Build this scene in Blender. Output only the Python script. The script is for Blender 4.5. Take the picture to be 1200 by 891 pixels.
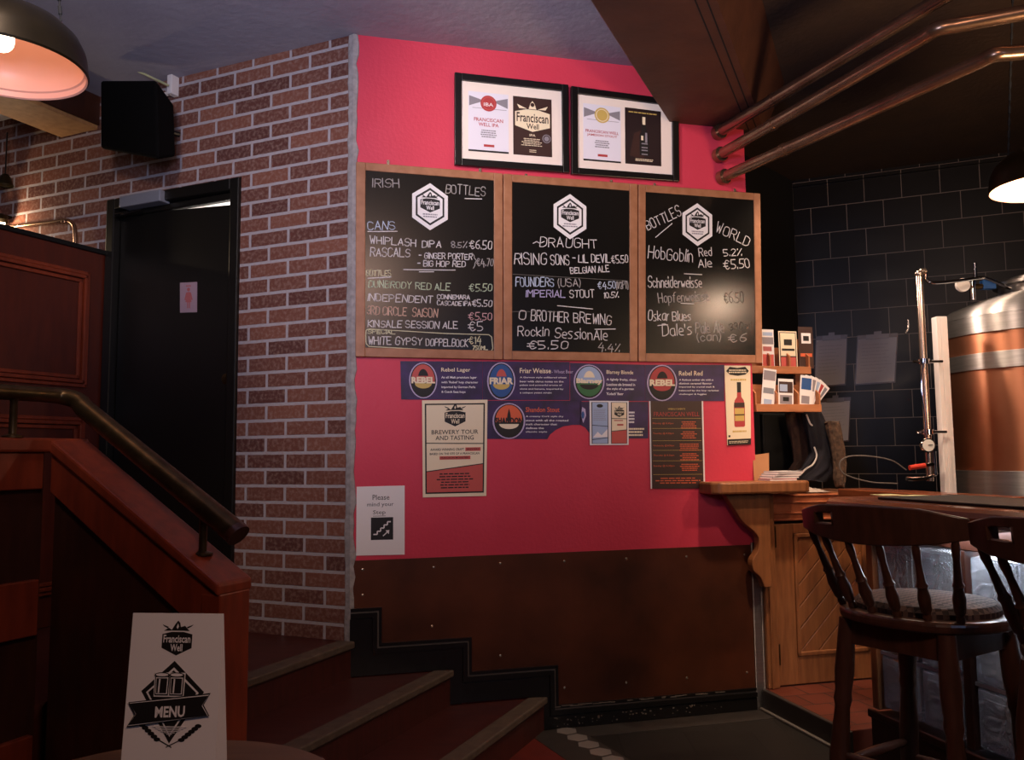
import bpy, bmesh, math, random
from mathutils import Vector, Matrix, noise
random.seed(7)
for o in list(bpy.data.objects): bpy.data.objects.remove(o)
scene = bpy.context.scene
COL = scene.collection
PI = math.pi
# ------------------------------------------------------------------ measured geometry of the room
PITCH, ROLL, CAMH, FPX = .0889, -.01, 1.24, 990.0        # camera pitch, roll, height, focal length in px of a 1200 px frame
AR, AB = .2550, .4099                                    # headings of the red wall and of the brick wall
A = Vector((-.7107, 3.736, 0))                           # the corner where they meet
CEIL = 3.18
UR = Vector((math.cos(AR), math.sin(AR), 0)); NR = Vector((math.sin(AR), -math.cos(AR), 0))
UB = Vector((-math.cos(AB), math.sin(AB), 0)); NB = Vector((-math.sin(AB), -math.cos(AB), 0))
LAND, STEP = .45, .15
# ------------------------------------------------------------------ camera
cp, sp_ = math.cos(PITCH), math.sin(PITCH); cr, sr = math.cos(ROLL), math.sin(ROLL)
fwd = Vector((0, cp, sp_)); up0 = Vector((0, -sp_, cp)); rt0 = Vector((1, 0, 0))
rt = rt0*cr + up0*sr; up = -rt0*sr + up0*cr
cam = bpy.data.cameras.new('camera'); cam.sensor_width = 36; cam.sensor_fit = 'HORIZONTAL'; cam.lens = FPX/1200*36
cam.clip_start = .05
co = bpy.data.objects.new('camera', cam); COL.objects.link(co)
co.matrix_world = Matrix(((rt.x, up.x, -fwd.x, 0), (rt.y, up.y, -fwd.y, 0), (rt.z, up.z, -fwd.z, CAMH), (0, 0, 0, 1)))
scene.camera = co
# ------------------------------------------------------------------ world, exposure, room lights and added fill
scene.view_settings.view_transform = 'Standard'; scene.view_settings.look = 'None'
scene.view_settings.gamma = 1; scene.view_settings.exposure = 0.0; scene.view_settings.use_curve_mapping = False
w = bpy.data.worlds.new('world'); scene.world = w; w.use_nodes = True
w.node_tree.nodes['Background'].inputs[0].default_value = (.55, .6, 1, 1)
w.node_tree.nodes['Background'].inputs[1].default_value = .008
def light(name, kind, loc, power, color, target=None, size=.2, spot=None, blend=.6):
    l = bpy.data.lights.new(name, kind); l.energy = power; l.color = color
    if kind == 'AREA': l.shape = 'DISK'; l.size = size
    else: l.shadow_soft_size = size
    if kind == 'SPOT': l.spot_size = math.radians(spot); l.spot_blend = blend
    o = bpy.data.objects.new(name, l); COL.objects.link(o); o.location = loc
    if target is not None:
        o.rotation_euler = (Vector(target)-Vector(loc)).to_track_quat('-Z', 'Y').to_euler()
    return o
WARM = (1, .72, .5)
light('board_spot_light', 'SPOT', (-.66, 2.0, 3.06), 115, (1, .87, .77), (.42, 4.0, 2.85), .10, 64, 1.0)
light('brick_spot_light', 'SPOT', (-1.2, 1.3, 2.9), 100, (1, .80, .70), (-1.45, 4.1, 2.0), .15, 80, 1.0)
light('warm_fill_light', 'AREA', (.7, -.4, 2.9), 22, (1, .62, .45), (.3, 3.6, .9), .5)  # added warm fill from behind the viewer, no fitting stands for it
light('cool_fill_light', 'AREA', (2.4, -1.6, 1.9), 5, (.45, .58, 1), (.8, 2.0, 1.5), .9)  # unseen cool light from behind right, added for the bluish tint
light('ceiling_fill_light', 'SPOT', (-.5, .3, 2.0), 270, (.56, .64, 1), (-.45, 2.3, 3.18), .3, 110, 1.0)  # added uplight without a fitting, brightens the ceiling in blue
light('platform_downlight', 'SPOT', (1.2, 3.25, 2.8), 140, (1, .72, .50), (1.62, 4.15, .4), .05, 52, .8)
light('tank_fill_light', 'SPOT', (1.45, 4.36, 2.4), 44, (1, .76, .60), (2.3, 4.1, 1.4), .06, 60, .8)  # added spot without a fitting, aimed to draw a streak on the tank
light('tank_side_fill_light', 'SPOT', (1.25, 3.45, 2.6), 26, (1, .74, .58), (2.3, 3.9, 1.4), .06, 50, .8)  # second added spot for the tank's streaks, no fitting modelled
light('counter_downlight', 'SPOT', (1.62, 4.1, 2.8), 60, (1, .74, .54), (1.75, 4.3, 1.0), .05, 120, .8)
light('bar_ceiling_fill_light', 'SPOT', (2.3, 2.2, 1.5), 95, (1, .66, .38), (1.7, 3.4, 3.18), .2, 140, 1.0)  # added uplight without a fitting, lifts the brown bar ceiling
light('tile_light', 'SPOT', (2.0, 2.6, 2.9), 20, (1, .72, .55), (2.6, 5.5, 2.2), .1, 75, 1.0)

# ------------------------------------------------------------------ pixel to place helpers (a ray through the picture met with a real wall)
def ray(px, py):
    a = (px-600)/FPX; b = -(py-445.5)/FPX
    return (fwd + rt*a + up*b)
EYE = Vector((0, 0, CAMH))
def atz(px, py, z):
    d = ray(px, py); return EYE + d*((z-CAMH)/d.z)
def aty(px, py, y):
    d = ray(px, py); return EYE + d*(y/d.y)
class Frame:
    """a vertical plane: x along it (to the right), y into it, z up"""
    def __init__(s, o, rot):
        s.o = Vector((o[0], o[1], 0)); s.rot = rot
        s.x = Vector((math.cos(rot), math.sin(rot), 0)); s.y = Vector((-math.sin(rot), math.cos(rot), 0))
    def px(s, px, py, off=0):                 # off: distance in front of the plane
        d = ray(px, py); P = s.o - s.y*off
        q = EYE + d*((P-EYE).dot(s.y)/d.dot(s.y))
        return ((q-s.o).dot(s.x), q.z)
    def pt(s, x, y, z): return s.o + s.x*x + s.y*y + Vector((0, 0, z))
RED = Frame(A, AR)
BRK = Frame(A, -AB)                           # x = -b
TILE0 = aty(1000, 300, 5.75)
TIL = Frame(TILE0, -AB)
BARO = Vector((1.43, 3.3, 0))
BAR = Frame(BARO, math.atan2(NR.y, NR.x))     # x towards the viewer along the bar front, y into the bar
STR = Frame(A + NB*1.2, -AB)                  # plane of the stair balustrade
PAR = Frame(A + UB*1.530, math.atan2(-NB.y, -NB.x))   # plane of the panelled partition, x towards the brick wall

# ------------------------------------------------------------------ materials
def lin(c):
    if isinstance(c, str):
        c = [int(c[i:i+2], 16)/255 for i in (0, 2, 4)]
    return tuple((x/12.92 if x <= .04045 else ((x+.055)/1.055)**2.4) for x in c) + (1,)
MATS = {}
def mat(name, col, rough=.6, metal=0, col2=None, scale=20, stretch=(1, 1, 1), bump=0, spec=.5, emit=0, detail=4, coat=0, bscale=None, aniso=0):
    if name in MATS: return MATS[name]
    m = bpy.data.materials.new(name); m.use_nodes = True; MATS[name] = m
    nt = m.node_tree; b = nt.nodes['Principled BSDF']
    b.inputs['Base Color'].default_value = lin(col); b.inputs['Roughness'].default_value = rough
    b.inputs['Metallic'].default_value = metal; b.inputs['Specular IOR Level'].default_value = spec
    if coat: b.inputs['Coat Weight'].default_value = coat; b.inputs['Coat Roughness'].default_value = .12
    if aniso:
        b.inputs['Anisotropic'].default_value = aniso; b.inputs['Anisotropic Rotation'].default_value = .25
        tg = nt.nodes.new('ShaderNodeTangent'); tg.direction_type = 'RADIAL'; tg.axis = 'Z'; nt.links.new(tg.outputs[0], b.inputs['Tangent'])
    if emit:
        b.inputs['Emission Color'].default_value = lin(col); b.inputs['Emission Strength'].default_value = emit
    if col2 or bump:
        tc = nt.nodes.new('ShaderNodeTexCoord'); mp = nt.nodes.new('ShaderNodeMapping')
        mp.inputs['Scale'].default_value = stretch
        nt.links.new(tc.outputs['Object'], mp.inputs['Vector'])
        nz = nt.nodes.new('ShaderNodeTexNoise'); nz.inputs['Scale'].default_value = scale; nz.inputs['Detail'].default_value = detail
        nt.links.new(mp.outputs[0], nz.inputs['Vector'])
        if col2:
            rp = nt.nodes.new('ShaderNodeValToRGB'); rp.color_ramp.elements[0].position = .32; rp.color_ramp.elements[1].position = .68
            rp.color_ramp.elements[0].color = lin(col); rp.color_ramp.elements[1].color = lin(col2)
            nt.links.new(nz.outputs['Fac'], rp.inputs[0]); nt.links.new(rp.outputs[0], b.inputs['Base Color'])
        if bump:
            n2 = nz
            if bscale:
                n2 = nt.nodes.new('ShaderNodeTexNoise'); n2.inputs['Scale'].default_value = bscale; n2.inputs['Detail'].default_value = 3
                nt.links.new(mp.outputs[0], n2.inputs['Vector'])
            bp = nt.nodes.new('ShaderNodeBump'); bp.inputs['Strength'].default_value = bump; bp.inputs['Distance'].default_value = .01
            nt.links.new(n2.outputs['Fac'], bp.inputs['Height']); nt.links.new(bp.outputs[0], b.inputs['Normal'])
    return m
def brickmat(name, c1, c2, mortar, bw, rh, ms, off=(0, 0, 0), rough=.85, bump=.6, stain=None, spec=.3, axes='XZ', mbump=True):
    m = bpy.data.materials.new(name); m.use_nodes = True; nt = m.node_tree; b = nt.nodes['Principled BSDF']
    N = nt.nodes.new; L = nt.links.new
    tc = N('ShaderNodeTexCoord'); sx = N('ShaderNodeSeparateXYZ'); cx = N('ShaderNodeCombineXYZ'); mp = N('ShaderNodeMapping')
    mp.inputs['Location'].default_value = off
    L(tc.outputs['Object'], sx.inputs[0]); L(sx.outputs[axes[0]], cx.inputs['X']); L(sx.outputs[axes[1]], cx.inputs['Y']); L(cx.outputs[0], mp.inputs['Vector'])
    # slightly wandering joints
    nz = N('ShaderNodeTexNoise'); nz.inputs['Scale'].default_value = 30; L(tc.outputs['Object'], nz.inputs['Vector'])
    sc = N('ShaderNodeVectorMath'); sc.operation = 'SCALE'; sc.inputs['Scale'].default_value = .004 if mbump else .0
    L(nz.outputs['Color'], sc.inputs[0]); ad = N('ShaderNodeVectorMath'); L(mp.outputs[0], ad.inputs[0]); L(sc.outputs[0], ad.inputs[1])
    bt = N('ShaderNodeTexBrick'); bt.offset = .5; bt.inputs['Scale'].default_value = 1
    bt.inputs['Brick Width'].default_value = bw; bt.inputs['Row Height'].default_value = rh
    bt.inputs['Mortar Size'].default_value = ms; bt.inputs['Mortar Smooth'].default_value = .15; bt.inputs['Bias'].default_value = 0
    bt.inputs['Color1'].default_value = lin(c1); bt.inputs['Color2'].default_value = lin(c2); bt.inputs['Mortar'].default_value = lin(mortar)
    L(ad.outputs[0], bt.inputs['Vector'])
    src = bt.outputs['Color']
    n2 = N('ShaderNodeTexNoise'); n2.inputs['Scale'].default_value = 55; n2.inputs['Detail'].default_value = 6; L(tc.outputs['Object'], n2.inputs['Vector'])
    if stain:
        rp = N('ShaderNodeValToRGB'); rp.color_ramp.elements[0].position = .45; rp.color_ramp.elements[1].position = .75
        rp.color_ramp.elements[0].color = (0, 0, 0, 1); rp.color_ramp.elements[1].color = (.55, .55, .55, 1)
        L(n2.outputs['Fac'], rp.inputs[0]); mx = N('ShaderNodeMixRGB'); mx.inputs[2].default_value = lin(stain)
        L(rp.outputs[0], mx.inputs[0]); L(src, mx.inputs[1]); src = mx.outputs[0]
    L(src, b.inputs['Base Color']); b.inputs['Roughness'].default_value = rough; b.inputs['Specular IOR Level'].default_value = spec
    h = N('ShaderNodeMath'); h.operation = 'MULTIPLY_ADD'; h.inputs[1].default_value = -1.0
    L(bt.outputs['Fac'], h.inputs[0]); k = N('ShaderNodeMath'); k.operation = 'MULTIPLY'; k.inputs[1].default_value = .5 if mbump else .03
    L(n2.outputs['Fac'], k.inputs[0]); L(k.outputs[0], h.inputs[2])
    bp = N('ShaderNodeBump'); bp.inputs['Strength'].default_value = bump; bp.inputs['Distance'].default_value = .008
    L(h.outputs[0], bp.inputs['Height']); L(bp.outputs[0], b.inputs['Normal'])
    MATS[name] = m
    return m
M_brick = brickmat('red_brick', '7c4c3c', '54302a', 'a79fa2', .225, .075, .0078, (0.02+.1125, -.513+.75, 0), stain='a08478')
M_tile = brickmat('black_tile', '0e0a07', '120d09', '7c6e64', .235, .187, .0024, (.03, .03, 0), rough=.36, bump=.2, spec=.2, mbump=False)
M_quarry = brickmat('quarry_tile', '6b3222', '5a2a1e', '2c201c', .15, .15, .004, rough=.5, bump=.3, axes='XY', mbump=False)
M_pink = mat('pink_paint', 'd03e53', .5, col2='ca384d', scale=3, bump=.12, bscale=60, spec=.35)
M_ceil = mat('ceiling_plaster', 'a09ca8', .8, col2='96929f', scale=4, bump=.3, bscale=25)
M_ceilbar = mat('brown_ceiling_paint', '3d2a1c', .75, col2='35241a', scale=5, bump=.35, bscale=40)
M_beam = mat('beam_paint', '5a3423', .6, col2='4a2a1e', scale=6, bump=.3, bscale=20)
M_mortar = mat('corner_mortar', 'a8a09e', .9, col2='8d8684', scale=40, bump=.6)
M_blackwall = mat('black_wall_paint', '100d0c', .7)
M_floor = brickmat('grey_floor_tile', '24201d', '201c19', '1a1715', .3, .3, .003, rough=.5, bump=.2, axes='XY', mbump=False)
M_hex = mat('pale_mosaic', '77706a', .5)
M_redfloor = mat('red_floor', '6a1f16', .5, col2='571a14', scale=8)
M_band = mat('taupe_border_tile', '332c27', .55, col2='2b2521', scale=12)
M_stepwood = mat('dark_red_step', '4a1c15', .45, col2='3a1611', scale=6, stretch=(1, 8, 1))
M_nosing = mat('worn_nosing', '5e4e40', .6, col2='4a3d32', scale=30)
M_skirt = mat('black_skirting', '14110f', .3, col2='100d0c', scale=30, bump=.15)
M_chipgleam = mat('chipped_paint_and_gleam', '6a625a', .7)  # pale chips, plus the skirting's gloss highlights put into the colour
M_copperdull = mat('aged_copper_sheet', '6e3b25', .42, .5, col2='472719', scale=2.6, bump=.06, detail=6)
M_copper = mat('polished_copper', 'c8896a', .45, .95, col2='b07052', scale=3, aniso=.95)
M_copperpipe = mat('copper_pipe', 'a5856c', .27, .85, col2='8c6a54', scale=9)
M_copperpl = mat('hammered_copper', 'c47650', .3, .3, col2='a05838', scale=14, bump=.4)
M_steel = mat('brushed_steel', 'bcb8b6', .42, .95, col2='aaa6a4', scale=6, stretch=(1, 1, 14), aniso=.95)
M_chrome = mat('chrome', 'c8c6c8', .12, 1)
M_brass = mat('aged_brass', '5e4a30', .36, .85, col2='44341f', scale=18)
M_screw = mat('screw_head', 'd8c8b0', .25, .9)
M_woodframe = mat('frame_wood', 'a8714f', .5, col2='96613f', scale=8, stretch=(3, 3, 3))
M_wood = mat('bar_wood', '965f38', .4, col2='7a4a2b', scale=9, stretch=(5, 5, .6), bump=.05)
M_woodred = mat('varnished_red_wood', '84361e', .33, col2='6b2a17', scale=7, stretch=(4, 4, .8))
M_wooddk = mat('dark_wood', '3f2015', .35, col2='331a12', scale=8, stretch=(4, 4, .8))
M_partwood = mat('partition_wood', '562012', .38, col2='481a0f', scale=7, stretch=(4, 4, .8))
M_stool = mat('stool_wood', '523225', .3, col2='40271b', scale=9, stretch=(5, 5, 1), coat=.3)
M_bartop = mat('bar_top_wood', '80452a', .25, col2='6b3720', scale=6, stretch=(.7, 5, 5), coat=.4)
M_pine = mat('rack_pine', 'b5744a', .45, col2='a3633c', scale=9, stretch=(1, 5, 5))
M_tan = mat('tan_beam', 'b08558', .6, col2='9a7048', scale=5, stretch=(5, 5, 1))
M_board = mat('chalkboard', '100f0d', .25, col2='141210', scale=3, spec=.5)
M_riser = mat('tinted_steel', 'b09c90', .25, .95)
M_hose = mat('hose_grey', '5a534e', .6)
M_black = mat('black_satin', '0c0b0b', .35)
M_blackmatte = mat('black_matte', '0a0909', .85)
M_blackframe = mat('black_frame', '0f0c0c', .35)
M_doorblk = mat('black_door', '0d0b08', .42, col2='0f0d0a', scale=4)
M_closer = mat('closer_grey', '8a8d98', .4, .3)
M_paper = mat('white_paper', 'e9e2e0', .7)
M_mat = mat('mount_card', 'f0ddd0', .75)
M_cream = mat('cream_paper', 'ecd9b8', .65)
M_cert = mat('certificate_paper', 'e4dde6', .55)
M_ink = mat('black_ink', '17110f', .6)
M_brown = mat('brown_print', '3a211b', .5)
M_dkprint = mat('dark_print', '2a1c1c', .4)
M_red = mat('red_print', 'b03a3a', .55)
M_redlt = mat('coral_print', 'c2524a', .6)
M_purple = mat('purple_print', '3a2058', .5, col2='241638', scale=14)
M_halo = mat('lilac_print', 'b9a8c8', .5)
M_gold = mat('gold_print', 'c8a85a', .5)
M_blue = mat('blue_print', '24508a', .5)
M_green = mat('green_print', '2f6a3c', .5)
M_orange = mat('orange_print', 'd8603a', .5)
M_pale = mat('pale_blue_print', '9fb0cc', .6)
M_grey = mat('grey_print', '8a8288', .6)
M_clipsheet = mat('clipboard_sheet', '9a9296', .6)
M_clipmetal = mat('dark_clip', '504a4a', .4, .6)
M_sign = mat('toilet_sign', 'a58a94', .6)
M_pinkline = mat('pink_line_print', 'b0605f', .6)
CH_W = mat('white_chalk', 'd8d0ce', .9); CH_D = mat('grey_chalk', 'a8a09c', .9); CH_Y = mat('yellow_chalk', 'd2caa6', .9)
CH_B = mat('blue_chalk', 'b8c2d4', .9); CH_P = mat('violet_chalk', 'b4a8cc', .9); CH_O = mat('orange_chalk', 'd4ac98', .9); CH_K = mat('pink_chalk', 'd0a0a0', .9)
CH_F = mat('faint_chalk', '5a544e', .9); CH_G = mat('green_chalk', 'bcc8a8', .9)
M_lampout = mat('lamp_dark_brass', '2e2410', .42, .6, col2='201808', scale=10)
M_lampin = mat('lamp_pale_enamel', 'e4a890', .4)
M_bulb = mat('bulb_glow', 'ffe2c0', .5, emit=12)
M_white = mat('white_plastic', 'd8d0cc', .45)
M_navy = mat('navy_cloth', '16131f', .9, col2='0e0c14', scale=20)
M_browncloth = mat('brown_cloth', '4a3226', .95, col2='38251c', scale=30, bump=.3)
M_fur = mat('brown_fleece', '5a4434', 1, col2='3c2c22', scale=40, bump=.8)
M_strap = mat('white_strap', 'cfc6c0', .7)
M_khaki = mat('coaster_card', 'a8a67c', .8)
M_gauge = mat('gauge_face', 'c8c8c4', .3)
M_redplastic = mat('red_plastic', 'b03020', .4)
M_rubber = mat('black_rubber', '080707', .6, bump=.3, scale=200)
M_kraft = mat('kraft_card', 'a9764f', .8)
M_wall2 = mat('restroom_plaster', 'e8e4e0', .8)
def checkmat():
    m = bpy.data.materials.new('woven_seat_fabric'); m.use_nodes = True; nt = m.node_tree; b = nt.nodes['Principled BSDF']
    tc = nt.nodes.new('ShaderNodeTexCoord'); mp = nt.nodes.new('ShaderNodeMapping'); mp.inputs['Rotation'].default_value = (0, 0, .78)
    ck = nt.nodes.new('ShaderNodeTexChecker'); ck.inputs['Scale'].default_value = 60
    ck.inputs['Color1'].default_value = lin('2a1614'); ck.inputs['Color2'].default_value = lin('5a463e')
    nt.links.new(tc.outputs['Object'], mp.inputs[0]); nt.links.new(mp.outputs[0], ck.inputs[0]); nt.links.new(ck.outputs[0], b.inputs['Base Color'])
    b.inputs['Roughness'].default_value = .85
    return m
M_check = checkmat()
def glassmat():
    m = bpy.data.materials.new('wavy_glass'); m.use_nodes = True; nt = m.node_tree; b = nt.nodes['Principled BSDF']
    b.inputs['Base Color'].default_value = lin('dfe2e6'); b.inputs['Roughness'].default_value = .12
    b.inputs['Transmission Weight'].default_value = .72; b.inputs['IOR'].default_value = 1.45
    tc = nt.nodes.new('ShaderNodeTexCoord'); nz = nt.nodes.new('ShaderNodeTexNoise'); nz.inputs['Scale'].default_value = 16; nz.inputs['Distortion'].default_value = 1.2
    bp = nt.nodes.new('ShaderNodeBump'); bp.inputs['Strength'].default_value = .9; bp.inputs['Distance'].default_value = .02
    nt.links.new(tc.outputs['Object'], nz.inputs['Vector']); nt.links.new(nz.outputs['Fac'], bp.inputs['Height']); nt.links.new(bp.outputs[0], b.inputs['Normal'])
    return m
M_glass = glassmat()

# ------------------------------------------------------------------ mesh building
class MB:
    def __init__(s): s.v = []; s.f = []; s.m = []; s.mats = []; s.sm = []
    def mi(s, m):
        if m not in s.mats: s.mats.append(m)
        return s.mats.index(m)
    def add(s, vs, fs, m, smooth=False):
        o = len(s.v); k = s.mi(m); s.v += [tuple(v) for v in vs]
        for f in fs: s.f.append([i+o for i in f]); s.m.append(k); s.sm.append(smooth)
    def box(s, a, b, m, T=None):
        (x0, y0, z0), (x1, y1, z1) = a, b
        vs = [Vector(p) for p in ((x0, y0, z0), (x1, y0, z0), (x1, y1, z0), (x0, y1, z0), (x0, y0, z1), (x1, y0, z1), (x1, y1, z1), (x0, y1, z1))]
        if T: vs = [T @ v for v in vs]
        s.add(vs, [(0, 3, 2, 1), (4, 5, 6, 7), (0, 1, 5, 4), (1, 2, 6, 5), (2, 3, 7, 6), (3, 0, 4, 7)], m)
    def prism(s, poly, fn, d0, d1, m):
        """poly: 2D outline; fn(u, v, d) -> point"""
        n = len(poly)
        vs = [fn(u, v, d0) for u, v in poly] + [fn(u, v, d1) for u, v in poly]
        fs = [list(range(n))[::-1], list(range(n, 2*n))] + [(i, (i+1) % n, n+(i+1) % n, n+i) for i in range(n)]
        s.add(vs, fs, m)
    def lathe(s, prof, m, seg=32, c=(0, 0, 0), axis='z', smooth=True, cap=True):
        vs = []; fs = []
        for r, h in prof:
            for i in range(seg):
                a = 2*PI*i/seg; x, y = r*math.cos(a), r*math.sin(a)
                p = {'z': (x, y, h), 'x': (h, x, y), 'y': (x, h, y)}[axis]
                vs.append((p[0]+c[0], p[1]+c[1], p[2]+c[2]))
        for j in range(len(prof)-1):
            for i in range(seg):
                i2 = (i+1) % seg; fs.append((j*seg+i, j*seg+i2, (j+1)*seg+i2, (j+1)*seg+i))
        if cap:
            if prof[0][0] > 1e-6: fs.append(list(range(seg))[::-1])
            if prof[-1][0] > 1e-6: fs.append([(len(prof)-1)*seg+i for i in range(seg)])
        s.add(vs, fs, m, smooth)
    def tube(s, pts, r, m, seg=12, cap=True, smooth=True):
        pts = [Vector(p) for p in pts]; n = len(pts)
        rs = r if isinstance(r, (list, tuple)) else [r]*n
        vs = []; fs = []; prev = None
        for i, p in enumerate(pts):
            t = (pts[min(i+1, n-1)]-pts[max(i-1, 0)]).normalized()
            if prev is None:
                ref = Vector((0, 0, 1)) if abs(t.z) < .9 else Vector((1, 0, 0)); u = t.cross(ref).normalized()
            else: u = (prev - t*prev.dot(t)).normalized()
            prev = u; v = t.cross(u)
            for k in range(seg):
                a = 2*PI*k/seg; vs.append(p + (u*math.cos(a)+v*math.sin(a))*rs[i])
        for i in range(n-1):
            for k in range(seg):
                k2 = (k+1) % seg; fs.append((i*seg+k, i*seg+k2, (i+1)*seg+k2, (i+1)*seg+k))
        if cap: fs += [list(range(seg))[::-1], [(n-1)*seg+k for k in range(seg)]]
        s.add(vs, fs, m, smooth)
    def sphere(s, c, r, m, seg=16, sz=1):
        prof = [(max(1e-7, r*math.sin(PI*j/10)), -r*sz*math.cos(PI*j/10)) for j in range(11)]
        s.lathe(prof, m, seg, c, cap=False)
    def build(s, name, parent=None, loc=(0, 0, 0), rotz=0, bevel=0, seg=2, sharp=35, weld=False):
        me = bpy.data.meshes.new(name); me.from_pydata(s.v, [], s.f)
        for m in s.mats: me.materials.append(m)
        me.polygons.foreach_set('material_index', s.m); me.polygons.foreach_set('use_smooth', s.sm); me.update()
        if weld:
            bm = bmesh.new(); bm.from_mesh(me); bmesh.ops.remove_doubles(bm, verts=bm.verts, dist=1e-5); bmesh.ops.recalc_face_normals(bm, faces=bm.faces); bm.to_mesh(me); bm.free()
        if any(s.sm): me.set_sharp_from_angle(angle=math.radians(sharp))
        o = bpy.data.objects.new(name, me); COL.objects.link(o); o.location = loc; o.rotation_euler = (0, 0, rotz)
        if parent: o.parent = parent
        if bevel:
            b = o.modifiers.new('bevel', 'BEVEL'); b.width = bevel; b.segments = seg; b.limit_method = 'ANGLE'; b.angle_limit = math.radians(40)
        return o
def tag(o, label=None, cat=None, group=None, kind=None):
    if label: o['label'] = label
    if cat: o['category'] = cat
    if group: o['group'] = group
    if kind: o['kind'] = kind
    return o
def thing(name, label, cat, loc=(0, 0, 0), rotz=0, group=None):
    o = bpy.data.objects.new(name, None); COL.objects.link(o); o.empty_display_size = .05
    o.location = loc; o.rotation_euler = (0, 0, rotz)
    return tag(o, label, cat, group)
def struct(o, label=None, cat=None): return tag(o, label, cat, kind='structure')
def copy_tree(o, parent=None):
    c = o.copy(); COL.objects.link(c)
    if parent: c.parent = parent
    for ch in [x for x in bpy.data.objects if x.parent == o]: copy_tree(ch, c)
    return c
def arc(cx, cy, rx, ry, a0, a1, n): return [(cx+rx*math.cos(math.radians(a0+(a1-a0)*i/n)), cy+ry*math.sin(math.radians(a0+(a1-a0)*i/n))) for i in range(n+1)]
def spline(pts, n=8):
    P = [Vector(p) for p in pts]; P = [P[0]*2-P[1]] + P + [P[-1]*2-P[-2]]; out = []
    for i in range(1, len(P)-2):
        for k in range(n):
            t = k/n; a, b, c, d = P[i-1:i+3]
            out.append(.5*((2*b)+(c-a)*t+(2*a-5*b+4*c-d)*t*t+(3*b-a-3*c+d)*t**3))
    return out + [P[-2]]
# ------------------------------------------------------------------ printed text
_tc = {}
def textmesh(t, bold=0):
    key = (t, bold)
    if key not in _tc:
        cu = bpy.data.curves.new('t', 'FONT'); cu.body = t; cu.size = 1; cu.resolution_u = 2; cu.offset = bold
        ob = bpy.data.objects.new('t', cu); COL.objects.link(ob)
        dg = bpy.context.evaluated_depsgraph_get(); dg.update()
        me = bpy.data.meshes.new_from_object(ob.evaluated_get(dg))
        vs = [v.co.copy() for v in me.vertices]; fs = [list(p.vertices) for p in me.polygons]
        bpy.data.objects.remove(ob); bpy.data.curves.remove(cu); bpy.data.meshes.remove(me)
        x0 = min(v.x for v in vs); x1 = max(v.x for v in vs); y0 = min(v.y for v in vs); y1 = max(v.y for v in vs)
        _tc[key] = ([((v.x-x0)/(x1-x0), (v.y-y0)/max(1e-6, y1-y0)) for v in vs], fs)
    return _tc[key]
# ------------------------------------------------------------------ chalk handwriting: a stroke alphabet (x 0-4, y: 2 = baseline, 6 = x height, 8 = cap height)
GL = {'A': '02 28;28 42;14 34', 'B': '08 02;08 38 47 46 35 05;35 44 43 32 02', 'C': '47 38 18 07 03 12 32 43', 'D': '08 02;08 28 47 43 22 02', 'E': '48 08;08 02;02 42;05 35',
 'F': '48 08;08 02;05 35', 'G': '47 38 18 07 03 12 32 43 45 25', 'H': '08 02;48 42;05 45', 'I': '08 02', 'J': '48 43 32 12 03', 'K': '08 02;48 05;05 42', 'L': '08 02;02 42',
 'M': '02 08;08 25;25 48;48 42', 'N': '02 08;08 42;42 48', 'O': '18 38 47 43 32 12 03 07 18', 'P': '08 02;08 38 47 46 35 05', 'Q': '28 06 04 22 44 46 28;24 41', 'R': '08 02;08 38 47 46 35 05;25 42',
 'S': '47 38 18 07 06 15 35 44 43 32 12 03', 'T': '08 48;28 22', 'U': '08 03 12 32 43 48', 'V': '08 22;22 48', 'W': '08 12;12 26;26 32;32 48', 'X': '08 42;48 02', 'Y': '08 25 48;25 22', 'Z': '08 48;48 02;02 42',
 '0': '18 07 03 12 22 33 37 28 18', '1': '07 18 12', '2': '07 18 28 37 36 02;02 32', '3': '07 18 28 37 36 25 15;25 34 33 22 12 03', '4': '28 04;04 44;36 31', '5': '38 08;08 05;05 25 34 33 22 02', '6': '38 17 05 03 12 22 33 34 25 05',
 '7': '08 38;38 12', '8': '18 07 06 34 33 22 12 03 04 36 37 28 18', '9': '36 16 07 18 28 37 33 12', '€': '47 38 28 16 14 22 32 43;06 36;04 34',
 'a': '36 16 05 03 12 22 33;36 32', 'b': '08 02 22 33 35 26 06', 'c': '35 26 16 05 03 12 22 33', 'd': '38 32 12 03 05 16 36', 'e': '04 34 35 26 16 05 03 12 32', 'f': '38 28 17 12;06 26', 'g': '36 16 05 03 12 32;36 31 20 00',
 'h': '08 02;05 16 26 35 32', 'i': '06 02;08 07', 'k': '08 02;36 04 32', 'l': '08 02', 'm': '06 02;05 16 25 22;25 36 45 42', 'n': '06 02;05 16 26 35 32', 'o': '16 05 03 12 22 33 35 26 16', 'p': '06 00;06 26 35 33 22 02',
 'r': '06 02;04 16 26', 's': '36 16 05 24 33 22 02', 't': '18 13 22 32;06 36', 'u': '06 03 12 22 33 36;33 32', 'w': '06 12 25 32 46', 'z': '06 36 02 32', '.': '03 02', '-': '05 35', '(': '18 06 04 11', ')': '08 16 14 01',
 '%': '38 02;08 07;33 32', "'": '08 06', '/': '38 02', '}': '08 17 16 25 14 13 02'}
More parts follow.
